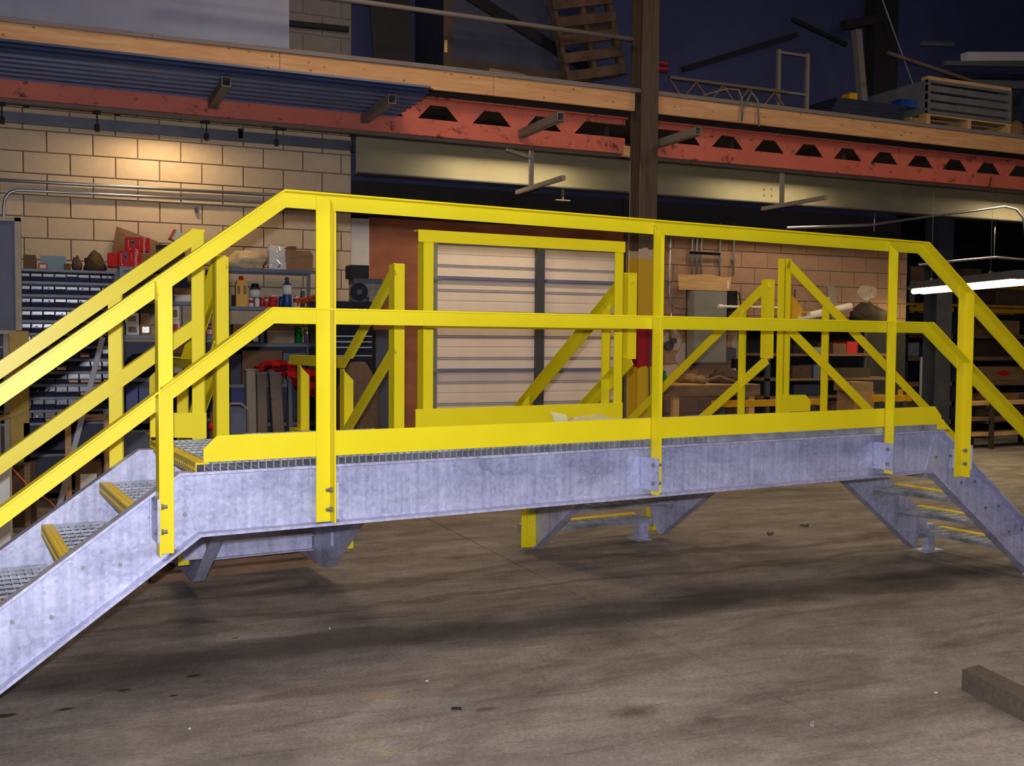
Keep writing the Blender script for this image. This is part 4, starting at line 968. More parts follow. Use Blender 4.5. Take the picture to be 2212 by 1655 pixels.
fz = thing('black_fan', 'round black fan head standing on the tool chest', 'fan', ((X0_ + X1_) / 2, 5.76, zc))
r_ = (X1_ - X0_) / 2
rel(G().cyl(((X0_ + X1_) / 2, 5.72, zc + r_ + .01), ((X0_ + X1_) / 2, 5.82, zc + r_ + .01), r_, 22, r_ * .85), fz, 'shroud', 'black_metal'); rel(G().cyl(((X0_ + X1_) / 2, 5.71, zc + r_ + .01), ((X0_ + X1_) / 2, 5.72, zc + r_ + .01), r_ * .3, 14), fz, 'hub', 'dark_steel'); rel(G().box((X0_ + X1_) / 2 - .07, (X0_ + X1_) / 2 + .07, 5.72, 5.80, zc, zc + .02), fz, 'base', 'dark_steel')
bx('grey_case', 'card_grey', (798, 640, 842, 662), 5.68, .14, 'grey box on the right end of the tool chest', 'box', zc)
X0, X1, Z0, Z1 = rect(812, 712, 850, 940, 5.95); tag(G().box(X0, X1, 0, .5, 0, Z1).build('side_locker', 'dark_steel', None, loc=(0, 5.95, 0)), 'dark grey locker between the tool chest and the plywood', 'locker')
# brown work coat on a stand in front of the chest
X0, X1, Z0, Z1 = rect(738, 783, 826, 990, 4.9)
cs = thing('coat_stand', 'dark stand carrying the brown work coat', 'stand', ((X0 + X1) / 2, 5.05, 0)); xm = (X0 + X1) / 2
rel(G().cyl((xm, 5.05, 0), (xm, 5.05, Z1 - .06), .025, 10).cyl((xm, 5.05, 0), (xm, 5.05, .03), .2, 18).bar((xm - .05, 5.05, Z1 - .12), (xm + .05, 5.05, Z1 - .12), .03, .03), cs, 'post', 'dark_steel')
g = G(); n_ = 24; rings = 10; vs_ = []
for i in range(rings + 1):
    t = i / rings; z = Z1 - t * (Z1 - .42); rw = (X1 - X0) / 2 * (0.35 + .65 * min(1, (t * 3.2) ** .6)) * (1 if t < .6 else 1 - .12 * (t - .6)); rd = .06 + .10 * min(1, t * 3)
    for j in range(n_):
        a_ = 2 * PI * j / n_; f_ = 1 + .10 * math.sin(a_ * 7 + t * 2) * min(1, t * 2)
        vs_.append((xm + rw * math.cos(a_) * f_, 5.05 + rd * math.sin(a_) * f_, z + .03 * math.sin(a_ * 3) * (t > .9)))
fs_ = [(i * n_ + j, i * n_ + (j + 1) % n_, (i + 1) * n_ + (j + 1) % n_, (i + 1) * n_ + j) for i in range(rings) for j in range(n_)] + [tuple(range(n_))]
co = tag(g.add(vs_, fs_).build('work_coat', 'canvas_brown', None, True, origin=(xm, 5.05, Z1)), 'brown canvas work coat hanging in front of the tool chest', 'coat')

# ---- right part of the back wall ---------------------------------------------------------
Yp = 6.60
X0, X1, Z0, Z1 = rect(1498, 628, 1568, 784, Yp)
ep = thing('electrical_panel', 'grey electrical panel on the worn block wall', 'panel', ((X0 + X1) / 2, 6.67, Z0))
rel(G().box(X0, X1, Yp, 6.731, Z0, Z1), ep, 'cabinet', 'panel_grey'); rel(G().box(X0 + .015, X1 - .015, Yp - .008, Yp, Z0 + .015, Z1 - .015), ep, 'door', 'panel_grey'); rel(G().box(X1 - .06, X1 - .04, Yp - .02, Yp - .008, (Z0 + Z1) / 2 - .03, (Z0 + Z1) / 2 + .03), ep, 'latch', 'dark_steel')
bb = bx('backboard', 'dark_brown', (1484, 626, 1500, 790), 6.733, .014, 'dark backing board at the left of the electrical panel', 'board'); 
X0, X1, Z0, Z1 = rect(1468, 592, 1577, 629, 6.66)
sg = tag(G().prism([(X0, 0, 0), (X1, 0, 0), (X1 + .02, 0, Z1 - Z0 - .01), (X1 - .12, 0, Z1 - Z0 - .02), ((X0 + X1) / 2 + .05, 0, Z1 - Z0 + .012), (X0 + .1, 0, Z1 - Z0 - .005), (X0 - .02, 0, Z1 - Z0)], (0, .02, 0)).build('wooden_board', 'old_wood', None, loc=(0, 6.66, Z0)), 'rough brown board fixed over the electrical panel', 'board')
sg.data.materials[0] = MATS['pale_wood']
G().box(X1 - .045, X1 - .02, -.003, 0, .03, .13).build('tag', 'paper_white', sg)
for x in (X0 + .08, X1 - .08): G().box(x - .015, x + .015, .02, .084, .03, .1).build('spacer', 'old_wood', sg)
# conduits
def conduit(pxs, ptop, pbot, label, r=.011, Y=6.72, bend=None):
    x, zt_ = at(pxs, ptop, Y); _, zb_ = at(pxs, pbot, Y)
    P = [(x, Y, zt_), (x, Y, zb_)]
    if bend: P = [(x, Y, zt_), (x, Y, zb_ + .18), (x + .02, Y, zb_ + .08), (x + .08, Y, zb_ + .02), (x + .18, Y, zb_), (x + .265, Y, zb_)]
    o = tag(G().tube(P, r).build('conduit', 'conduit_steel', None, True, origin=(x, Y, zb_)), label, 'conduit', 'conduits over the electrical panel')
    for f in (.3, .7): G().box(-.025, .025, -.012, .026, (zt_ - zb_) * f - .01, (zt_ - zb_) * f + .01).build('clamp', 'conduit_steel', o)
conduit(1448, 482, 665, 'leftmost conduit, bending into the side of the electrical panel', bend=True)
conduit(1449, 676, 734, 'short conduit below the bend of the leftmost one, left of the panel', Y=6.735)
for px_, lb in ((1496, 'first of the three close conduits above the brown board'), (1506, 'middle of the three close conduits above the brown board'), (1516, 'third of the three close conduits above the brown board'), (1556, 'lone conduit right of the three close ones'), (1586, 'rightmost conduit, ending just above the brown board')): conduit(px_, 482, 596, lb)
X0, X1, Z0, Z1 = rect(1490, 543, 1556, 552, 6.70); tag(G().box(X0, X1, 6.695, 6.708, Z0, Z1).build('strut_channel', 'black_metal', None, origin=((X0 + X1) / 2, 6.70, Z0)), 'short black strut channel holding the conduits', 'bracket')
x, z = at(1447, 747, 6.70); vl = tag(G().cyl((0, 0, 0), (0, .05, 0), .06, 14).cyl((.05, -.03, .06), (.05, .05, .06), .035, 10).build('valve', 'dark_steel', None, loc=(x, 6.70, z)), 'round dark valve on the wall left of the electrical panel', 'valve')
cb = bx('switch_box', 'black_metal', (1572, 628, 1592, 690), 6.66, .085, 'black switch box right of the electrical panel', 'box')
x, z = at(1590, 640, 6.65); tag(G().tube([(x - .02, 6.63, z), (x + .03, 6.63, z + .05), (x + .06, 6.63, z - .1), (x + .01, 6.63, z - .3), (x + .03, 6.60, z - .62), (x + .06, 6.60, z - .80)], .01).build('cable', 'black_rubber', None, True, origin=(x, 6.65, z)), 'black cable hanging from the switch box', 'cable')
bx('motor_box', 'dark_steel', (1568, 752, 1590, 775), 6.62, .12, 'dark motor box low on the wall right of the panel', 'box')
bx('switch_box', 'near_black', (1592, 776, 1606, 800), 6.62, .12, 'black box beside the motor box above the workbench', 'box')
X0, Z0 = at(1556, 662, 6.45); X1, Z1 = at(1640, 658, 6.45); pr_ = tag(G().cyl((X0, 6.45, Z0), (X1 + .3, 6.45, Z0), .016, 10).cyl((X0 - .03, 6.45, Z0), (X0 + .03, 6.45, Z0), .026, 10).build('pipe_roller', 'tube_white', None, origin=(X0, 6.45, Z0)), 'thin pale pipe sticking out in front of the electrical panel', 'pipe')
G().box(.222, .235, -.01, .295, -.02, .02).build('bracket', 'dark_steel', pr_)
# workbench
X0, X1, Z0, Z1 = rect(1425, 833, 1640, 850, 6.0)
wk = thing('workbench', 'rough timber workbench under the electrical panel', 'workbench', ((X0 + X1) / 2, 6.3, 0)); zt = Z1
rel(G().box(X0, X1, 6.0, 6.70, zt - .045, zt), wk, 'top', 'pale_wood'); rel(G().box(X0, X1, 5.98, 6.0, zt - .13, zt - .003), wk, 'apron', 'old_wood')
for x in (at(1463, 870, 6.0)[0], X1 - .09):
    for y in (6.02, 6.6): rel(G().box(x - .04, x + .04, y, y + .06, 0, zt - .045), wk, 'leg', 'pale_wood')
bx('shop_crate', 'card_dark', (1590, 850, 1602, 905), 6.2, .3, 'narrow dark crate under the workbench', 'crate', 0)
x0_, z_ = at(1437, 820, 6.1); can('canister', 'green_can', (1434, 801, 1441, 833), 6.1, 'slim green bottle at the left end of the workbench', 'bottle', zt, 'green_can')
for i, (a_, b_, c_, d_, mt, nm_, lb) in enumerate(((1488, 812, 1528, 834, 'tan_wrap', 'rag_heap', 'tan tangled rag heap on the workbench'), (1553, 800, 1592, 834, 'pile_brown', 'rag_heap', 'dark brown rag heap on the right half of the workbench'), (1500, 803, 1575, 818, 'rusty_steel', 'scrap_steel', 'bent rusty scrap piece lying across the rag heaps'))):
    X0_, X1_, Z0_, Z1_ = rect(a_, b_, c_, d_, 6.25)
    if i == 2: tag(G().tube([(X0_, 6.12, zt + .024), ((X0_ + X1_) / 2, 6.10, zt + .09), (X1_, 6.12, zt + .024)], .02).build(nm_, mt, None, True, origin=(X0_, 6.2, zt)), lb, 'scrap')
    else: tag(G().blob((0, 0, (Z1_ - zt) * .4), ((X1_ - X0_) / 2, .18, (Z1_ - zt) * .6), 20 + i, .7, 20, 0).build(nm_, mt, None, True, loc=((X0_ + X1_) / 2, 6.38, zt + .002)), lb, 'rag')
tag(G().box(-.14, .1, -.1, .1, 0, .012).build('offcut', 'fascia_wood', None, loc=(at(1480, 832, 6.12)[0], 6.12, zt), rz=.3), 'pale thin offcut at the front of the workbench', 'offcut')
bx('white_box', 'paper_white', (1572, 796, 1590, 803), 6.62, .05, 'small white box behind the rags on the workbench', 'box', zt + .0)
# storage rack with cartons beside the workbench
def rackshelf(name, label, x0, x1, y0, y1, zsh, mat='dark_steel', shelf='old_wood', ztop=None):
    r = thing(name, label, 'rack', ((x0 + x1) / 2, (y0 + y1) / 2, 0)); zt_ = ztop or max(zsh)
    for z in zsh: rel(G().box(x0, x1, y0, y1, z - .03, z), r, 'shelf', shelf)
    for x in (x0, x1 - .05):
        for y in (y0, y1 - .05): rel(G().box(x, x + .05, y, y + .05, 0, zt_), r, 'upright', mat)
    return r
Yr = 6.15; zq = [at(1760, yy, Yr)[1] for yy in (698, 764, 817, 856)] + [.25]
xa = at(1640, 760, Yr)[0]; xb = at(1930, 760, Yr)[0]
sr_ = rackshelf('storage_rack', 'dark storage rack heaped with scrap, right of the workbench', xa + .12, xb, Yr, 6.68, zq)
rel(G().box(xa + .12, 11.08, 6.70, 6.72, 0, zq[0] - .03), sr_, 'back_panel', 'near_black')
def heap(px, Y, zb, label, mat, seed, name='scrap_heap'):
    X0_, X1_, Z0_, Z1_ = rect(*px, Y); return tag(G().blob((0, 0, (Z1_ - zb) * .35), ((X1_ - X0_) / 2, .15, (Z1_ - zb) * .62), seed, .55, 20, 0).build(name, mat, None, True, loc=((X0_ + X1_) / 2, Y + .2, zb)), label, 'scrap')
q = .002
heap((1866, 655, 1935, 698), 6.2, zq[0] + q, 'dark lumpy heap on the top of the scrap rack, right of the white tube', 'dark_brown', 31)
heap((1732, 684, 1756, 698), 6.4, zq[0] + q, 'low dark heap at the left end of the scrap rack top', 'near_black', 32)
X0, Z0 = at(1765, 681, 6.17); X1, Z1 = at(1855, 660, 6.17); tag(G().cyl((X0, 6.32, zq[0] + .10), (X1, 6.32, Z1), .042, 14).build('cardboard_tube', 'tube_white', None, origin=(X0, 6.32, zq[0])), 'white cardboard tube pointing up to the right on the scrap rack', 'tube')
X0, Z0 = at(1728, 676, 6.15); X1, Z1 = at(1785, 668, 6.15); tag(G().bar((X0, 6.19, zq[0] + .05), (X1, 6.19, zq[0] + .11), .04, .03).build('white_bar', 'paper_white', None, origin=(X0, 6.19, zq[0])), 'short white bar left of the white tube', 'bar')
X0, Z0 = at(1757, 668, 6.2); X1, Z1 = at(1785, 672, 6.2); tag(G().bar((X0, 6.45, zq[0] + .14), (X1 + .1, 6.45, zq[0] + .14), .04, .03).build('yellow_bar', 'rack_yellow', None, origin=(X0, 6.3, zq[0])), 'yellow bar above the short white bar', 'bar')
X0, X1, Z0, Z1 = rect(1711, 640, 1731, 683, 6.2); hs = tag(G().prism([(X0, 0, 0), (X1, 0, .02), (X1 + .01, 0, .18), (X0 + .09, 0, .26), (X0 + .02, 0, Z1 - zq[0])], (0, .08, 0)).build('chain_hoist', 'jug_yellow', None, loc=(0, 6.2, zq[0])), 'yellow hoist block on the scrap rack beside the far post', 'hoist'); G().cyl(((X0 + X1) / 2, .04, .3), ((X0 + X1) / 2, .04, .42), .012, 8).build('hook', 'dark_steel', hs)
X0, X1, Z0, Z1 = rect(1799, 617, 1815, 690, 6.45); tag(G().prism([(X0, 0, 0), (X1, 0, 0), (X1 + .03, .15, Z1 - zq[0]), (X0 + .03, .15, Z1 - zq[0])], (0, .01, 0)).prism([(X0, 0, 0), (X0 + .008, 0, 0), (X0 + .038, .15, Z1 - zq[0]), (X0 + .03, .15, Z1 - zq[0])], (0, .06, 0)).build('steel_channel', 'old_steel', None, loc=(0, 6.45, zq[0] + .002)), 'short grey steel channel standing on the scrap rack', 'channel')
for i, (r_, mt, lb, zi) in enumerate((((1830, 738, 1852, 764), 'red_ink', 'rust red box on the second shelf of the scrap rack', 1), ((1800, 742, 1828, 764), 'card_dark', 'brown carton left of the rust red box', 1), ((1715, 745, 1745, 764), 'near_black', 'black box at the left of the second shelf', 1), ((1756, 750, 1776, 764), 'foil', 'small shiny tin on the second shelf', 1),
    ((1712, 790, 1752, 817), 'pile_brown', 'dark brown crate on the third shelf', 2), ((1758, 788, 1775, 817), 'bluegrey_box', 'shiny grey tin right of the dark brown crate', 2), ((1800, 795, 1880, 817), 'dark_brown', 'long dark carton on the third shelf', 2), ((1715, 831, 1770, 856), 'blue_black', 'blue black tote on the fourth shelf', 3), ((1795, 866, 1815, 900), 'card_dark', 'brown carton at the floor of the scrap rack', 4), ((1818, 868, 1850, 900), 'red_ink', 'reddish carton at the floor of the scrap rack', 4))):
    bx('rack_box', mt, r_, 6.2, .3, lb, 'box', zq[zi] + (0.0 if i != 9 else 0))
# pale carton stack and yellow members lying low
bx('carton', 'tan_wrap', (1838, 826, 1886, 846), 5.7, .3, 'flat tan carton lying on the tall pale carton', 'box', rect(1856, 846, 1886, 880, 5.7)[3])
bx('carton', 'card', (1845, 846, 1886, 960), 5.7, .3, 'tall pale carton standing right of the right flight', 'box', 0)
for i, (p0, p1, Y, mt, lb) in enumerate((((1540, 880), (1770, 868), 5.0, 'rack_yellow', 'long yellow angle lying behind the right flight rails'), ((1884, 868), (1966, 860), 5.0, 'rack_yellow', 'yellow bar with an upright lug behind the platform'))):
    a = at(*p0, Y); b = at(*p1, Y)
    st2 = thing('yellow_member', lb, 'steel member', ((a[0] + b[0]) / 2, Y, 0))
    rel(G().bar((a[0], Y, b[1]), (b[0], Y, b[1]), .06, .07), st2, 'bar', mt)
    for x in (a[0] + .1, b[0] - .1): rel(G().box(x - .03, x + .03, Y - .03, Y + .03, .012, b[1] - .03).box(x - .1, x + .1, Y - .1, Y + .1, 0, .012), st2, 'stand', 'dark_steel')
    if i: rel(G().box(b[0] - .18, b[0] - .12, Y - .01, Y + .01, b[1] + .03, b[1] + .10), st2, 'lug', mt)
# ---- deep bay at the far right: racks, lumber, cartons -----------------------------------
Yb = 8.3
xs0 = at(1955, 700, Yb)[0]; xs1 = at(2290, 700, Yb)[0]
zb_ = [at(2110, yy, Yb)[1] for yy in (613, 666, 722, 770, 824, 866, 905)]
rk = thing('pallet_rack', 'tall pallet rack with yellow beams at the far right', 'rack', ((xs0 + xs1) / 2, Yb + .4, 0))
for z, mt in zip(zb_, ('rack_yellow', 'rack_yellow', 'old_wood', 'old_wood', 'old_wood', 'old_wood', 'old_wood')):
    rel(G().box(xs0, xs1, Yb, Yb + .05, z - .07, z).box(xs0, xs1, Yb + .85, Yb + .9, z - .07, z), rk, 'beam', mt); rel(G().box(xs0, xs1, Yb + .05, Yb + .85, z - .02, z - .002), rk, 'shelf', 'dark_brown')
rel(G().box(xs0, xs1, Yb - .01, Yb + .02, zb_[1] + .02, zb_[1] + .06), rk, 'beam', 'rack_yellow')
for x in (xs0, at(2060, 700, Yb)[0], xs1 - .08):
    for y in (Yb, Yb + .82): rel(G().box(x, x + .08, y, y + .08, 0, zb_[0] + .3), rk, 'upright', 'blue_black')
a = at(1975, 668, Yb - .02); b = at(2028, 640, Yb - .02); rel(G().bar((a[0], Yb - .02, a[1]), (b[0], Yb - .02, b[1]), .03, .05), rk, 'brace', 'rack_yellow')
for i, (r_, mt, zi, lb) in enumerate((((1968, 575, 2025, 613), 'card', 0, 'brown carton on the top left of the pallet rack'), ((2090, 580, 2120, 613), 'card_dark', 0, 'dark carton on the pallet rack behind the lamp'), ((2098, 625, 2150, 666), 'pile_brown', 1, 'brown lumpy bale under the lamp on the pallet rack'), ((2152, 622, 2215, 666), 'canvas_brown', 1, 'second brown bale, nearer the right edge'), ((1962, 625, 1975, 666), 'card_grey', 1, 'narrow grey carton at the left end of the second level'), ((1968, 680, 2010, 722), 'blue_black', 2, 'dark blue tote on the third level at the left'), ((2132, 692, 2202, 722), 'card', 2, 'long tan carton on the third level at the right'), ((1948, 740, 1985, 770), 'foil', 3, 'shiny grey tin on the fourth level'), ((1995, 748, 2012, 770), 'dark_steel', 3, 'dark tin right of the shiny one'), ((2100, 735, 2215, 770), 'dark_brown', 3, 'long dark bundle on the fourth level'), ((2118, 792, 2215, 824), 'tan_wrap', 4, 'wide tan carton with a red diamond at the right'), ((1990, 838, 2050, 866), 'pile_brown', 5, 'dark brown carton low in the pallet rack'), ((2118, 850, 2212, 866), 'card', 5, 'flat tan carton low at the right'), ((1985, 880, 2050, 905), 'dark_brown', 6, 'dark bundle on the lowest level at the left'), ((2115, 880, 2210, 905), 'pile_brown', 6, 'brown bundle on the lowest level at the right'))):
    o = bx('rack_load', mt, r_, Yb + .10, .5, lb, 'box', zb_[zi])
    if 'diamond' in lb:
        X0, X1, Z0, Z1 = rect(2150, 799, 2187, 813, Yb + .098); cx_ = (X0 + X1) / 2 - o.location.x; cz_ = (Z0 + Z1) / 2 - o.location.z
        G().prism([(cx_ - (X1 - X0) / 2, -.003, cz_), (cx_, -.003, cz_ - (Z1 - Z0) / 2), (cx_ + (X1 - X0) / 2, -.003, cz_), (cx_, -.003, cz_ + (Z1 - Z0) / 2)], (0, .003, 0)).build('diamond_mark', 'red_ink', o)
for i, (y0_, mt, lb) in enumerate(((958, 'pale_wood', 'upper long board lying low at the right edge'), (1010, 'old_wood', 'middle long board lying low at the right edge'), (1052, 'pale_wood', 'lowest long board lying near the right stair'))):
    a = at(2100, y0_, 6.6); b = at(2290, y0_ + 18, 6.6); zz_ = (.62, .40, .18)[i]
    g = G().box(a[0], b[0], 6.6, 6.85, zz_, zz_ + .05); o = tag(g.build('lumber_board', mt, None, origin=(a[0], 6.6, zz_)), lb, 'board', 'long boards at the far right')
lt = thing('lumber_trestle', 'low dark trestle stacked with long boards at the right edge', 'trestle', (at(2190, 1000, 6.6)[0], 6.72, 0))
xq = at(2130, 1000, 6.6)[0]
for x in (xq, xq + 1.0):
    for y in (6.52, 6.87): rel(G().box(x, x + .05, y, y + .05, 0, .75), lt, 'post', 'dark_brown')
    for z in (.18, .40, .62): rel(G().box(x, x + .05, 6.55, 6.90, z - .05, z), lt, 'rung', 'dark_brown')
X0, X1, Z0, Z1 = rect(1996, 772, 2003, 1010, 6.9); tag(G().cyl((X0, 6.95, 0), (X0, 6.95, Z1), .022, 12).cyl((X0, 6.95, 0), (X0, 6.95, .015), .12, 16).build('steel_pole', 'conduit_steel', None), 'bright steel pole standing before the racks', 'pole')
# hanging lamp with one lit tube
A = Vector((10.93, 6.40, 2.215)); B = Vector((10.15, 4.10, 2.215)); dv = (B - A).normalized(); sd = dv.cross(Vector((0, 0, 1)))
lf = thing('fluorescent_lamp', 'lit fluorescent lamp with a dark hood hanging at the far right', 'lamp', tuple((A + B) / 2)); Lc = (A + B) / 2
def lrel(g, nm_, mt, **k): g.v = [tuple(Vector(p) - Lc) for p in g.v]; return g.build(nm_, mt, lf, **k)
P = [A + sd * .13 + Vector((0, 0, .0)), A + sd * .05 + Vector((0, 0, .10)), A - sd * .05 + Vector((0, 0, .10)), A - sd * .13]
lrel(G().prism(P + [A - sd * .12, A - sd * .045 + Vector((0, 0, .092)), A + sd * .045 + Vector((0, 0, .092)), A + sd * .12], B - A), 'hood', 'dark_steel')
for k in (-.06, .06): lrel(G().cyl(A + dv * .08 + sd * k + Vector((0, 0, -.03)), B - dv * .03 + sd * k + Vector((0, 0, -.03)), .036, 12), 'tube', 'lamp_tube')
for C_ in (A, B): lrel(G().prism([C_ + sd * .13, C_ + sd * .05 + Vector((0, 0, .10)), C_ - sd * .05 + Vector((0, 0, .10)), C_ - sd * .13], dv * .012), 'end_cap', 'dark_steel')
for f in (.18, .75):
    q = A + (B - A) * f; lrel(G().cyl(q + Vector((0, 0, .1)), Vector((q.x, q.y, 3.46)), .0015, 6), 'hanger', 'conduit_steel'); lrel(G().cyl(q + Vector((0, 0, .1)), q + Vector((0, 0, .125)), .02, 8), 'clip', 'chrome')
lamp('tube_light', 'AREA', tuple(Lc + Vector((0, 0, -.08))), 30, (1.0, .82, .42), tuple(Lc - Vector((0, 0, 1))), size=.2, size_y=2.2).rotation_euler = (0, 0, math.atan2(dv.y, dv.x) - PI / 2)
# pipes, strut frames under the mezzanine
def pipe(pts, r, mat, label, name='pipe', cat='pipe'):
    return tag(G().tube(pts, r).build(name, mat, None, True, origin=pts[0]), label, cat)
z1_ = at(0, 387, 6.70)[1]
c_a = pipe([(-2.0, 6.715, z1_ - .02), (3.31, 6.715, z1_ + .02)], .017, 'conduit_steel', 'upper long conduit across the block wall', 'conduit', 'conduit')
z2_ = at(60, 411, 6.70)[1]; xk = at(8, 450, 6.70)[0]
pipe([(xk, 6.715, 2.2), (xk, 6.715, z2_ - .16), (xk + .01, 6.715, z2_ - .09), (xk + .05, 6.715, z2_ - .03), (xk + .12, 6.715, z2_), (xk + .3, 6.715, z2_), (2.85, 6.715, z2_ + .02)], .015, 'conduit_steel', 'lower conduit on the block wall, bending down at the left', 'conduit', 'conduit')
for px_ in (318, 470):
    x, _ = at(px_, 405, 6.7)
    for zz_ in (z1_, z2_): G().box(x - .03, x + .03, 6.695, 6.75, zz_ - .03, zz_ - .012).build('strap', 'conduit_steel', c_a) if False else None
for i, px_ in enumerate((10, 206, 432, 577, 735)):
    x, z = at(px_, 0.095 * px_ * .75 + 226, 6.0); o = tag(G().cyl((0, 0, -.05), (0, 0, .0), .022, 10).cyl((0, 0, 0), (0, 0, .12), .006, 6).box(-.03, .03, -.02, .02, .10, .12).build('clamp', 'near_black', None, loc=(x, 5.53, 3.325)), ('leftmost', 'second', 'third', 'fourth', 'rightmost')[i] + ' dark beam clamp hanging under the red beam over the block wall', 'clamp', 'beam clamps over the block wall')
bx('wall_box', 'dark_steel', (421, 447, 428, 459), 6.72, .025, 'little grey box on the block wall under the conduits', 'box')
bx('wall_fitting', 'near_black', (515, 277, 525, 299), 6.70, .045, 'small dark fitting high on the block wall', 'box')
def strut(px_, y0_, y1_, armpx, Y, label):
    x, zt_ = at(px_, y0_, Y); _, zb2 = at(px_, y1_, Y)
    r = thing('strut_hanger', label, 'bracket', (x, Y, 3.437))
    L = Vector((x, Y, 3.437))
    f = lambda g, n_: (setattr(g, 'v', [tuple(Vector(p) - L) for p in g.v]), g.build(n_, 'old_steel', r))
    f(G().box(x - .02, x + .02, Y - .02, Y + .02, zb2, 3.437), 'drop')
    a0 = at(*armpx[0], Y - .5); f(G().bar((x, Y + .35, zb2 - .02), (x + .0, Y - .75, zb2 - .02), .042, .042), 'arm')
    if armpx[1]: f(G().bar((x, Y - .02, zb2 + .28), (x - .28, Y - .02, 3.42), .03, .03, (0, 1, 0)), 'brace')
strut(1148, 300, 402, ((1190, 400), 1), 5.56, 'grey strut hanger with a diagonal brace under the red beam')
strut(1690, 360, 440, ((1730, 445), 0), 5.56, 'grey strut hanger in front of the bolted joint of the cream beam')
tb = at(1215, 434, 6.47); g = G().box(-.09, .09, -.02, .02, 0, .012).box(-.008, .008, -.02, .02, .012, 3.215 - tb[1]); tag(g.build('tee_hanger', 'cream_steel', None, loc=(tb[0], 6.47, tb[1])), 'small cream tee hanging before the plywood', 'bracket')
P = [at(*q_, 6.2) for q_ in ((1700, 492), (1800, 489), (1880, 486), (1990, 470), (2100, 456), (2170, 446), (2195, 452), (2210, 470), (2216, 520))]
pipe([(p_[0], 6.2, p_[1]) for p_ in P], .016, 'conduit_steel', 'long sagging conduit bending down at the right edge', 'conduit', 'conduit')
P = [at(*q_, 6.4) for q_ in ((1985, 572), (2080, 562), (2150, 556), (2215, 562))]
pipe([(p_[0], 6.4, p_[1]) for p_ in P], .02, 'conduit_steel', 'short grey pipe above the fluorescent lamp', 'conduit', 'conduit')
for px_, a_, b_, lb in ((2150, 455, 560, 'thin hanger rod right of the dark column'), (1889, 465, 500, 'short hanger rod on the sagging conduit')):
    x, zt_ = at(px_, a_, 6.47); _, zb2 = at(px_, b_, 6.47); pipe([(x, 6.47, 3.214), (x, 6.47, zb2)], .008, 'conduit_steel', lb, 'hanger_rod', 'rod')

# ================================================================== on the mezzanine
ZM = 3.892 + .232 + .0          # top of the deck panels right of the sag
zm = lambda x: zf(x) + .234
X0, X1, Z0, Z1 = rect(-40, -30, 632, 105, 5.75)
tag(G().prism([(-.35, 5.70, zm(-.35) + .012), (0, 5.70, zm(0) + .012), (2.46, 5.70, zm(2.46) + .012), (2.46, 5.70, 5.15), (-.35, 5.70, 5.15)], (0, .015, 0)).build('grey_sheet', 'grey_sheet', None, origin=(1.0, 5.70, zm(.5))), 'large plain grey sheet standing on the mezzanine at the left', 'sheet')
b0 = at(634, 52, 6.72); b1 = at(757, 64, 6.72)
tag(G().bar((b0[0] - .5, 6.722, b0[1] - .01), (b1[0] - .02, 6.722, b1[1]), .05, .055).build('dark_rail', 'near_black', None, origin=(b0[0], 6.6, b0[1])), 'dark rail across the block wall above the fascia', 'rail')
p0 = at(740, 0, 5.32); p1 = at(1368, 85, 5.32)
hr = pipe([(1.4, 5.32, p0[1]), (5.93, 5.32, p1[1])], .024, 'old_steel', 'round handrail pipe along the mezzanine edge', 'handrail_pipe', 'rail')
# big dark crate
cr = thing('dark_crate', 'big dark braced crate on the mezzanine left of the column', 'crate', (4.85, 6.0, ZM))
def crel(g, nm_, mt, o=cr): L = Vector(o.location); g.v = [tuple(Vector(p) - L) for p in g.v]; return g.build(nm_, mt, o)
crel(G().box(3.95, 5.62, 5.62, 6.5, ZM + .07, 5.35), 'case', 'blue_black')
crel(G().box(3.95, 5.62, 5.60, 5.62, ZM + .07, ZM + .16), 'bottom_rail', 'dark_brown'); crel(G().bar((4.0, 5.605, 5.1), (5.6, 5.605, ZM + .2), .02, .10, (0, 1, 0)), 'diagonal_brace', 'dark_brown') if False else crel(G().prism([(4.0, 5.60, 4.95), (4.0, 5.60, 5.08), (5.6, 5.60, ZM + .26), (5.6, 5.60, ZM + .14)], (0, .02, 0)), 'diagonal_brace', 'black_metal')
for x in (3.95, 5.52): crel(G().box(x, x + .10, 5.60, 5.62, ZM + .16, 5.35), 'corner_post', 'dark_brown')
for x in (4.05, 4.75, 5.45): crel(G().box(x, x + .09, 5.64, 6.48, ZM, ZM + .07), 'skid', 'dark_brown')
crel(G().box(3.955, 3.985, 5.59, 5.60, ZM + .20, ZM + .32), 'tag', 'pale_wood')
tag(G().prism([(3.37, 6.0, zm(3.5)), (3.80, 6.0, zm(3.5)), (3.80, 6.3, 5.3), (3.37, 6.3, 5.3)], (0, .03, 0)).build('leaning_board', 'near_black', None, origin=(3.6, 6.0, zm(3.5))), 'dark board leaning beside the big crate, next to the block wall edge', 'board')
tag(G().bar((4.35, 5.42, ZM + .022), (4.75, 5.46, ZM + .022), .06, .04).build('timber_offcut', 'old_wood', None, origin=(5, 5.45, ZM)), 'short timber lying before the big dark crate', 'timber')
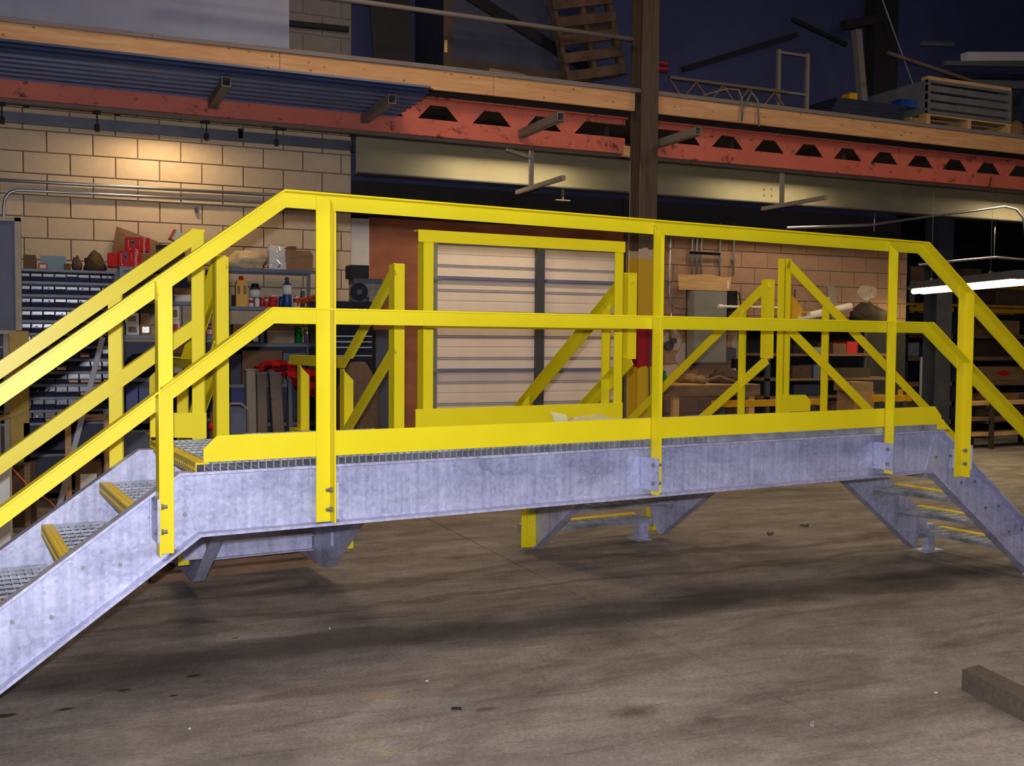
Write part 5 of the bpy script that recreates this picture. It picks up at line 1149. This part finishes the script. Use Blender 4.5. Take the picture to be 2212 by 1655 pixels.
# two pallets standing on edge, tilted
def pallet(loc, rot, label, scale=1.0, w_=1.1, d_=1.0, mat='pile_brown', cat='pallet', group=None):
    r = thing('pallet', label, cat, loc, 0, group); r.rotation_euler = rot
    n_ = 6
    for i in range(n_): G().box(-w_ / 2, w_ / 2, -d_ / 2 + i * (d_ - .1) / (n_ - 1), -d_ / 2 + i * (d_ - .1) / (n_ - 1) + .1, .105, .125).build('deck_board', mat, r)
    for i in range(3): G().box(-w_ / 2, w_ / 2, -d_ / 2 + i * (d_ - .1) / 2, -d_ / 2 + i * (d_ - .1) / 2 + .1, 0, .018).build('bottom_board', mat, r)
    for i in range(3): G().box(-w_ / 2 + i * (w_ - .05) / 2, -w_ / 2 + i * (w_ - .05) / 2 + .05, -d_ / 2, d_ / 2, .018, .105).build('stringer', mat, r)
    return r
pallet((5.47, 5.575, ZM + .585), (math.radians(89), math.radians(-13), 0), 'dark pallet standing on edge, tilted, by the column', w_=.70, d_=1.0)
for i, (px_, py_) in enumerate(((1433, 130), (1433, 143))):
    x, z = at(px_, py_, 5.32); x = 6.30
    tag(G().cyl((-.1215, 0, 0), (.10, 0, 0), .032, 12).build('red_roller', 'dark_red', None, loc=(x, 5.43, z)), ('upper red roller right of the column', 'lower red roller right of the column')[i], 'roller')
# open web joist lying on the deck, cable over the edge
tr_ = thing('bar_joist', 'dark open web joist lying on the deck right of the column', 'joist', (7.2, 5.62, ZM))
xa, za = at(1445, 180, 5.62); xb, zb2 = at(1700, 200, 5.62)
for dz in (.02, .24): crel(G().bar((xa, 5.62, ZM + dz), (xb, 5.62, ZM + dz), .05, .03), 'chord', 'rusty_steel', tr_)
n_ = 9
for i in range(n_): 
    a_ = xa + (xb - xa) * i / n_; b_ = xa + (xb - xa) * (i + 1) / n_
    crel(G().bar((a_, 5.62, ZM + (.03 if i % 2 else .23)), (b_, 5.62, ZM + (.23 if i % 2 else .03)), .02, .02, (0, 1, 0)), 'web_bar', 'rusty_steel', tr_)
cx0 = at(1600, 235, 5.30)[0]
pts = [(cx0 - .35, 5.50, ZM + .06), (cx0 - .1, 5.42, ZM + .14), (cx0, 5.34, ZM + .12), (cx0 + .015, 5.30, ZM + .02), (cx0 + .01, 5.295, ZM - .22), (cx0 + .02, 5.29, ZM - .10), (cx0 + .10, 5.30, ZM + .03), (cx0 + .16, 5.33, ZM + .10), (cx0 + .22, 5.30, ZM + .03), (cx0 + .24, 5.292, ZM - .26)]
pipe(pts, .011, 'old_steel', 'grey cable looped over the fascia edge right of the column', 'cable', 'cable')
# frame stand, panels, frames on a pallet, tubes
fs2 = thing('frame_stand', 'thin upright ladder frame standing on the mezzanine', 'frame', (8.36, 5.75, ZM))
for px_ in (1681, 1743): x, _ = at(px_, 180, 5.75); crel(G().box(x - .02, x + .02, 5.73, 5.77, ZM, 4.88), 'upright', 'old_steel', fs2)
x0_ = at(1681, 180, 5.75)[0]; x1_ = at(1743, 180, 5.75)[0]
for z in (4.39, 4.84): crel(G().box(x0_, x1_, 5.735, 5.765, z, z + .025), 'rung', 'old_steel', fs2)
for i in range(4):
    x = 9.02 + .03 * i
    tag(G().box(-.55, .50, -.55, .55, 0, .055).build('stock_board', 'blue_black', None, loc=(x + .2, 6.05, ZM + .001 + .0577 * i)), ('lowest', 'second', 'third', 'top')[i] + ' dark board of the flat stack before the aluminium frames', 'board', 'flat stack of dark boards')
tag(G().box(-.16, .10, -.06, .10, 0, .09).build('blue_bundle', 'blue_plastic', None, loc=(at(1922, 180, 5.9)[0], 5.60, ZM + .232)), 'bright blue bundle on the dark panels', 'bundle')
yb2 = tag(G().prism([(-.12, 0, 0), (.12, 0, 0), (.12, 0, .16), (.02, 0, .16), (-.02, 0, .07), (-.12, 0, .04)], (0, .15, 0)).build('yellow_tool', 'jug_yellow', None, loc=(at(1836, 165, 5.8)[0], 5.80, ZM + .232)), 'yellow tool housing on the dark panels', 'tool')
pa = thing('pallet', 'pale pallet under the aluminium frames on the mezzanine', 'pallet', (10.75, 5.93, ZM))
for i in range(5): G().box(-.72, .72, -.52 + i * .24, -.42 + i * .24, .125, .145).build('deck_board', 'pale_wood', pa)
for x in (-.70, -.03, .64): G().box(x, x + .06, -.52, .54, .0, .125).build('stringer', 'pale_wood', pa)
def frame(z, label):
    r = thing('aluminium_frame', label, 'frame', (10.75, 5.96, z), 0, 'aluminium frames stacked on the pallet')
    for y in (-.56, .52): G().box(-.70, .70, y, y + .04, 0, .035).box(-.70, .70, y, y + .04, .065, .10).build('rail', 'alu', r)
    for x in (-.70, .66): G().box(x, x + .04, -.565, .565, 0, .10).build('end_post', 'alu', r)
for i, wd_ in enumerate(('lowest', 'second', 'third', 'topmost')): frame(ZM + .146 + .101 * i, wd_ + ' aluminium frame of the stack on the pallet')
tag(G().box(-.70, .70, -.55, -.45, 0, .04).build('timber_batten', 'pale_wood', None, loc=(10.75, 5.96, ZM + .551)), 'pale batten lying on the topmost aluminium frame', 'batten')
def stick(a, b, Ya, Yb_, r, mat, label, name='long_tube', cat='tube', flat=False):
    p_ = at(*a, Ya); q_ = at(*b, Yb_)
    return tag((G().bar((p_[0], Ya, p_[1]), (q_[0], Yb_, q_[1]), r * 2, r * 2) if flat else G().cyl((p_[0], Ya, p_[1]), (q_[0], Yb_, q_[1]), r, 10)).build(name, mat, None, origin=(p_[0], Ya, p_[1])), label, cat)
pa_ = at(1918, 114, 5.55); pe_ = at(2135, 196, 5.55); tag(G().cyl((pa_[0], 5.55, pa_[1]), (pe_[0], 5.55, ZM + .614), .022, 10).build('long_tube', 'rusty_steel', None, origin=(pe_[0], 5.55, ZM + .617)), 'brown tube slanting down to the aluminium frames', 'tube')
pa_ = at(1906, 0, 6.545); pe_ = at(1950, 122, 6.545); k_ = (ZM - pa_[1]) / (pe_[1] - pa_[1]); tag(G().cyl((pa_[0], 6.545, pa_[1]), (pa_[0] + (pe_[0] - pa_[0]) * k_, 6.545, ZM + .008), .012, 10).build('long_tube', 'conduit_steel', None, origin=(pe_[0], 6.45, ZM)), 'steep thin tube before the dark upright', 'tube')
stick((1712, 42), (1828, 97), 6.955, 6.955, .025, 'near_black', 'black bar slanting across the dark wall', flat=True)
pa_ = at(1850, 65, 6.2); pe_ = at(1868, 170, 6.2); tag(G().bar((pa_[0], 6.2, pa_[1]), (pe_[0], 6.2, ZM + .236), .09, .09).build('leaning_post', 'old_steel', None, origin=(pe_[0], 6.2, ZM + .236)), 'pale leaning post beside the yellow tool', 'post')
X0, X1, Z0, Z1 = rect(1892, -10, 1938, 175, 6.7); tag(G().box(X0, X1, 6.7, 6.9, ZM, 6.9).build('roof_post', 'near_black', None, origin=(X0, 6.7, ZM)), 'dark roof post behind the mezzanine stock', 'post')
stick((1822, 55), (1895, 42), 6.68, 6.68, .06, 'near_black', 'dark knee brace running into the roof post', 'knee_brace', 'brace', flat=True)
for i, (a_, b_, Ya, r, mt, lb) in enumerate((((2083, 124), (2300, 124), 6.4, .06, 'paper_white', 'wide pale beam at the top right'), ((2040, 137), (2300, 142), 6.3, .03, 'alu', 'thin grey tube under the wide pale beam'), ((2080, 182), (2300, 187), 6.2, .05, 'alu', 'grey beam above the aluminium frames at the right edge'), ((1990, 95), (2060, 97), 6.4, .025, 'conduit_steel', 'short grey tube right of the roof post'), ((2055, 165), (2300, 166), 6.5, .03, 'blue_black', 'dark tube between the pale and grey beams'))):
    stick(a_, b_, Ya, Ya, r, mt, lb, 'long_beam', 'beam', flat=True)
for px_, lb in ((2026, 'dark upright carrying the long beams, near the aluminium frames'), (2205, 'dark upright carrying the long beams, at the right edge')):
    x, _ = at(px_, 150, 6.55); tag(G().box(x - .05, x + .05, 6.56, 6.70, ZM, 5.1).build('stock_upright', 'dark_steel', None, origin=(x, 6.55, ZM)), lb, 'upright')
hp = at(2185, 215, 5.9); tag(G().prism([(-.5, 0, 0), (.8, 0, 0), (.8, 0, .32), (.1, 0, .42), (-.2, 0, .30)], (0, .5, 0)).build('dark_bale', 'blue_black', None, loc=(hp[0] + .45, 5.95, ZM)), 'dark bale behind the pallet at the right edge', 'bale')
tag(G().bar((hp[0] + .1, 5.5, ZM + .02), (hp[0] + .05, 5.42, ZM + .40), .05, .02).build('pale_lath', 'pale_wood', None, origin=(hp[0], 5.5, ZM)), 'pale lath standing at the right end of the pallet', 'lath')
tag(G().blob((0, 0, .1), (.16, .12, .16), 40, .5, 14, 0).build('tan_bag', 'tan_wrap', None, True, loc=(at(2192, 205, 5.7)[0], 5.70, ZM + .002)), 'tan bag beside the aluminium frames', 'bag')
stick((1475, 150), (1720, 75), 6.9, 6.9, .03, 'near_black', 'dark sloping bar on the back wall', 'sloping_bar', 'brace', flat=True)  # dark bar set at a slope on the back wall

# ================================================================== on the platform and the floor
rt = Matrix.Rotation(math.radians(6.0), 4, 'Z')
bp = rt @ Vector((3.10, 0.40, D))
bg = tag(G().blob((0, 0, .035), (.20, .10, .055), 52, .5, 20, 0).build('plastic_bag', 'clear_bag', None, True, loc=(bp.x, bp.y, D + .001)), 'crumpled clear plastic bag of fittings on the platform', 'bag')
G().prism([(-.21, -.03, .02), (-.14, -.03, .01), (-.15, 0, .10), (-.24, 0, .12)], (.0, .01, 0)).build('twisted_neck', 'clear_bag', bg)
G().blob((.02, 0, .032), (.08, .05, .03), 60, .4, 12, .006).build('red_cloth', 'red_rag', bg, True)
for k in range(5): G().cyl((-.12 + .02 * k, -.03 + .015 * k, .018 + .006 * (k % 3)), (-.02 + .02 * k, -.02 + .01 * k, .024), .010, 8).build('fitting', 'jug_yellow' if k % 2 else 'chrome', bg)
G().blob((.14, .0, .025), (.05, .04, .02), 61, .6, 10, .006).build('grey_part', 'dark_steel', bg, True)
# dunnage timber under the left landing
for k, (bx_, by_, L, lb) in enumerate(((1.78, 2.52, 1.05, 'timber dunnage lying under the left landing, nearer one'), (1.75, 2.75, 1.15, 'timber dunnage lying under the left landing, farther one'))):
    q = rt @ Vector((bx_, by_, 0)); tag(G().box(-L / 2, L / 2, -.045, .045, 0, .05).build('timber_dunnage', 'old_wood', None, loc=(q.x, q.y, 0), rz=math.radians(6 + k)), lb, 'timber', 'dunnage under the left landing')
# lumber at the lower right
a = Vector((4.114, -.725, 0)); d = (Vector((4.042, -1.103, 0)) - a).normalized(); d2 = Vector((-d.y, d.x, 0))
o = G(); L = 1.6
dd = Vector((.42, -.9, 0)).normalized()
a0 = a; b0_ = a + Vector((4.042 - 4.114, -.378, 0)) * 3.6; wv = Vector((.12, .02, 0))
tag(G().prism([a0, b0_, b0_ + Vector((0, 0, .09)), a0 + Vector((0, 0, .09))], wv).build('timber_baulk', 'weathered', None, origin=tuple(a0)), 'weathered timber baulk lying on the floor at the lower right', 'timber')
def chip(x, y, sx, sy, h, mat, label, rz=0.3, name='floor_chip', cat='chip'):
    tag(G().prism([(-sx, -sy, 0), (sx, -sy * .6, 0), (sx * .8, sy, 0), (-sx * .7, sy * .8, 0)], (0, 0, h)).build(name, mat, None, loc=(x, y, 0), rz=rz), label, cat)
chip(5.26, 4.28, .10, .05, .03, 'pale_wood', 'pale wood scrap on the floor behind the right flight', .2, 'wood_scrap', 'scrap')
def fbolt(x, y, label, rz):
    o = tag(G().cyl((0, 0, .012), (.06, 0, .012), .010, 8).build('loose_bolt', 'bolt_steel', None, loc=(x, y, 0), rz=rz), label, 'bolt'); G().cyl((-.012, 0, .016), (0, 0, .016), .016, 6).build('head', 'bolt_steel', o)
f = lambda p_: rt @ Vector(p_)
q = f((5.775, 1.876, 0)); fbolt(q.x, q.y, 'loose bolt on the floor left of the right stair', .4); q = f((6.308, 2.001, 0)); fbolt(q.x, q.y, 'loose bolt nearest the foot of the right stair', 1.9)
q = f((1.963, -.314, 0)); chip(q.x, q.y, .022, .008, .008, 'black_rubber', 'black chip on the floor below the beam centre', -.6)
q = f((3.414, -.973, 0)); chip(q.x, q.y, .02, .006, .006, 'tan_wrap', 'tan cigarette-sized stub on the floor at the lower right', .9)
q = f((3.13, -1.136, 0)); chip(q.x, q.y, .022, .009, .01, 'foil', 'shiny metal scrap at the bottom edge right of centre', .7)
for i, (px_, py_, lb) in enumerate(((922, 1472, 'white chips cluster, left bit'), (910, 1468, 'white bit beside the chips cluster'), (712, 1358, 'white speck left of the pale floor spot'), (1500, 1620, 'white grit at the bottom right of centre'), (2022, 1497, 'white pebble near the timber baulk'), (1765, 1522, 'white shaving right of the floor joint'), (410, 1575, 'pale shaving at the lower left'), (1305, 1582, 'pale flake at the bottom centre'))):
    r_ = FWD + RIGHT * ((px_ - 1106) / FPX) + UP * (-(py_ - 827.5) / FPX); t = -CAM.z / r_.z
    chip(CAM.x + t * r_.x, CAM.y + t * r_.y, 0.006 + .002 * (i % 3), .004, .004, 'card_grey' if i % 2 else 'paper_white', lb, i * .7)
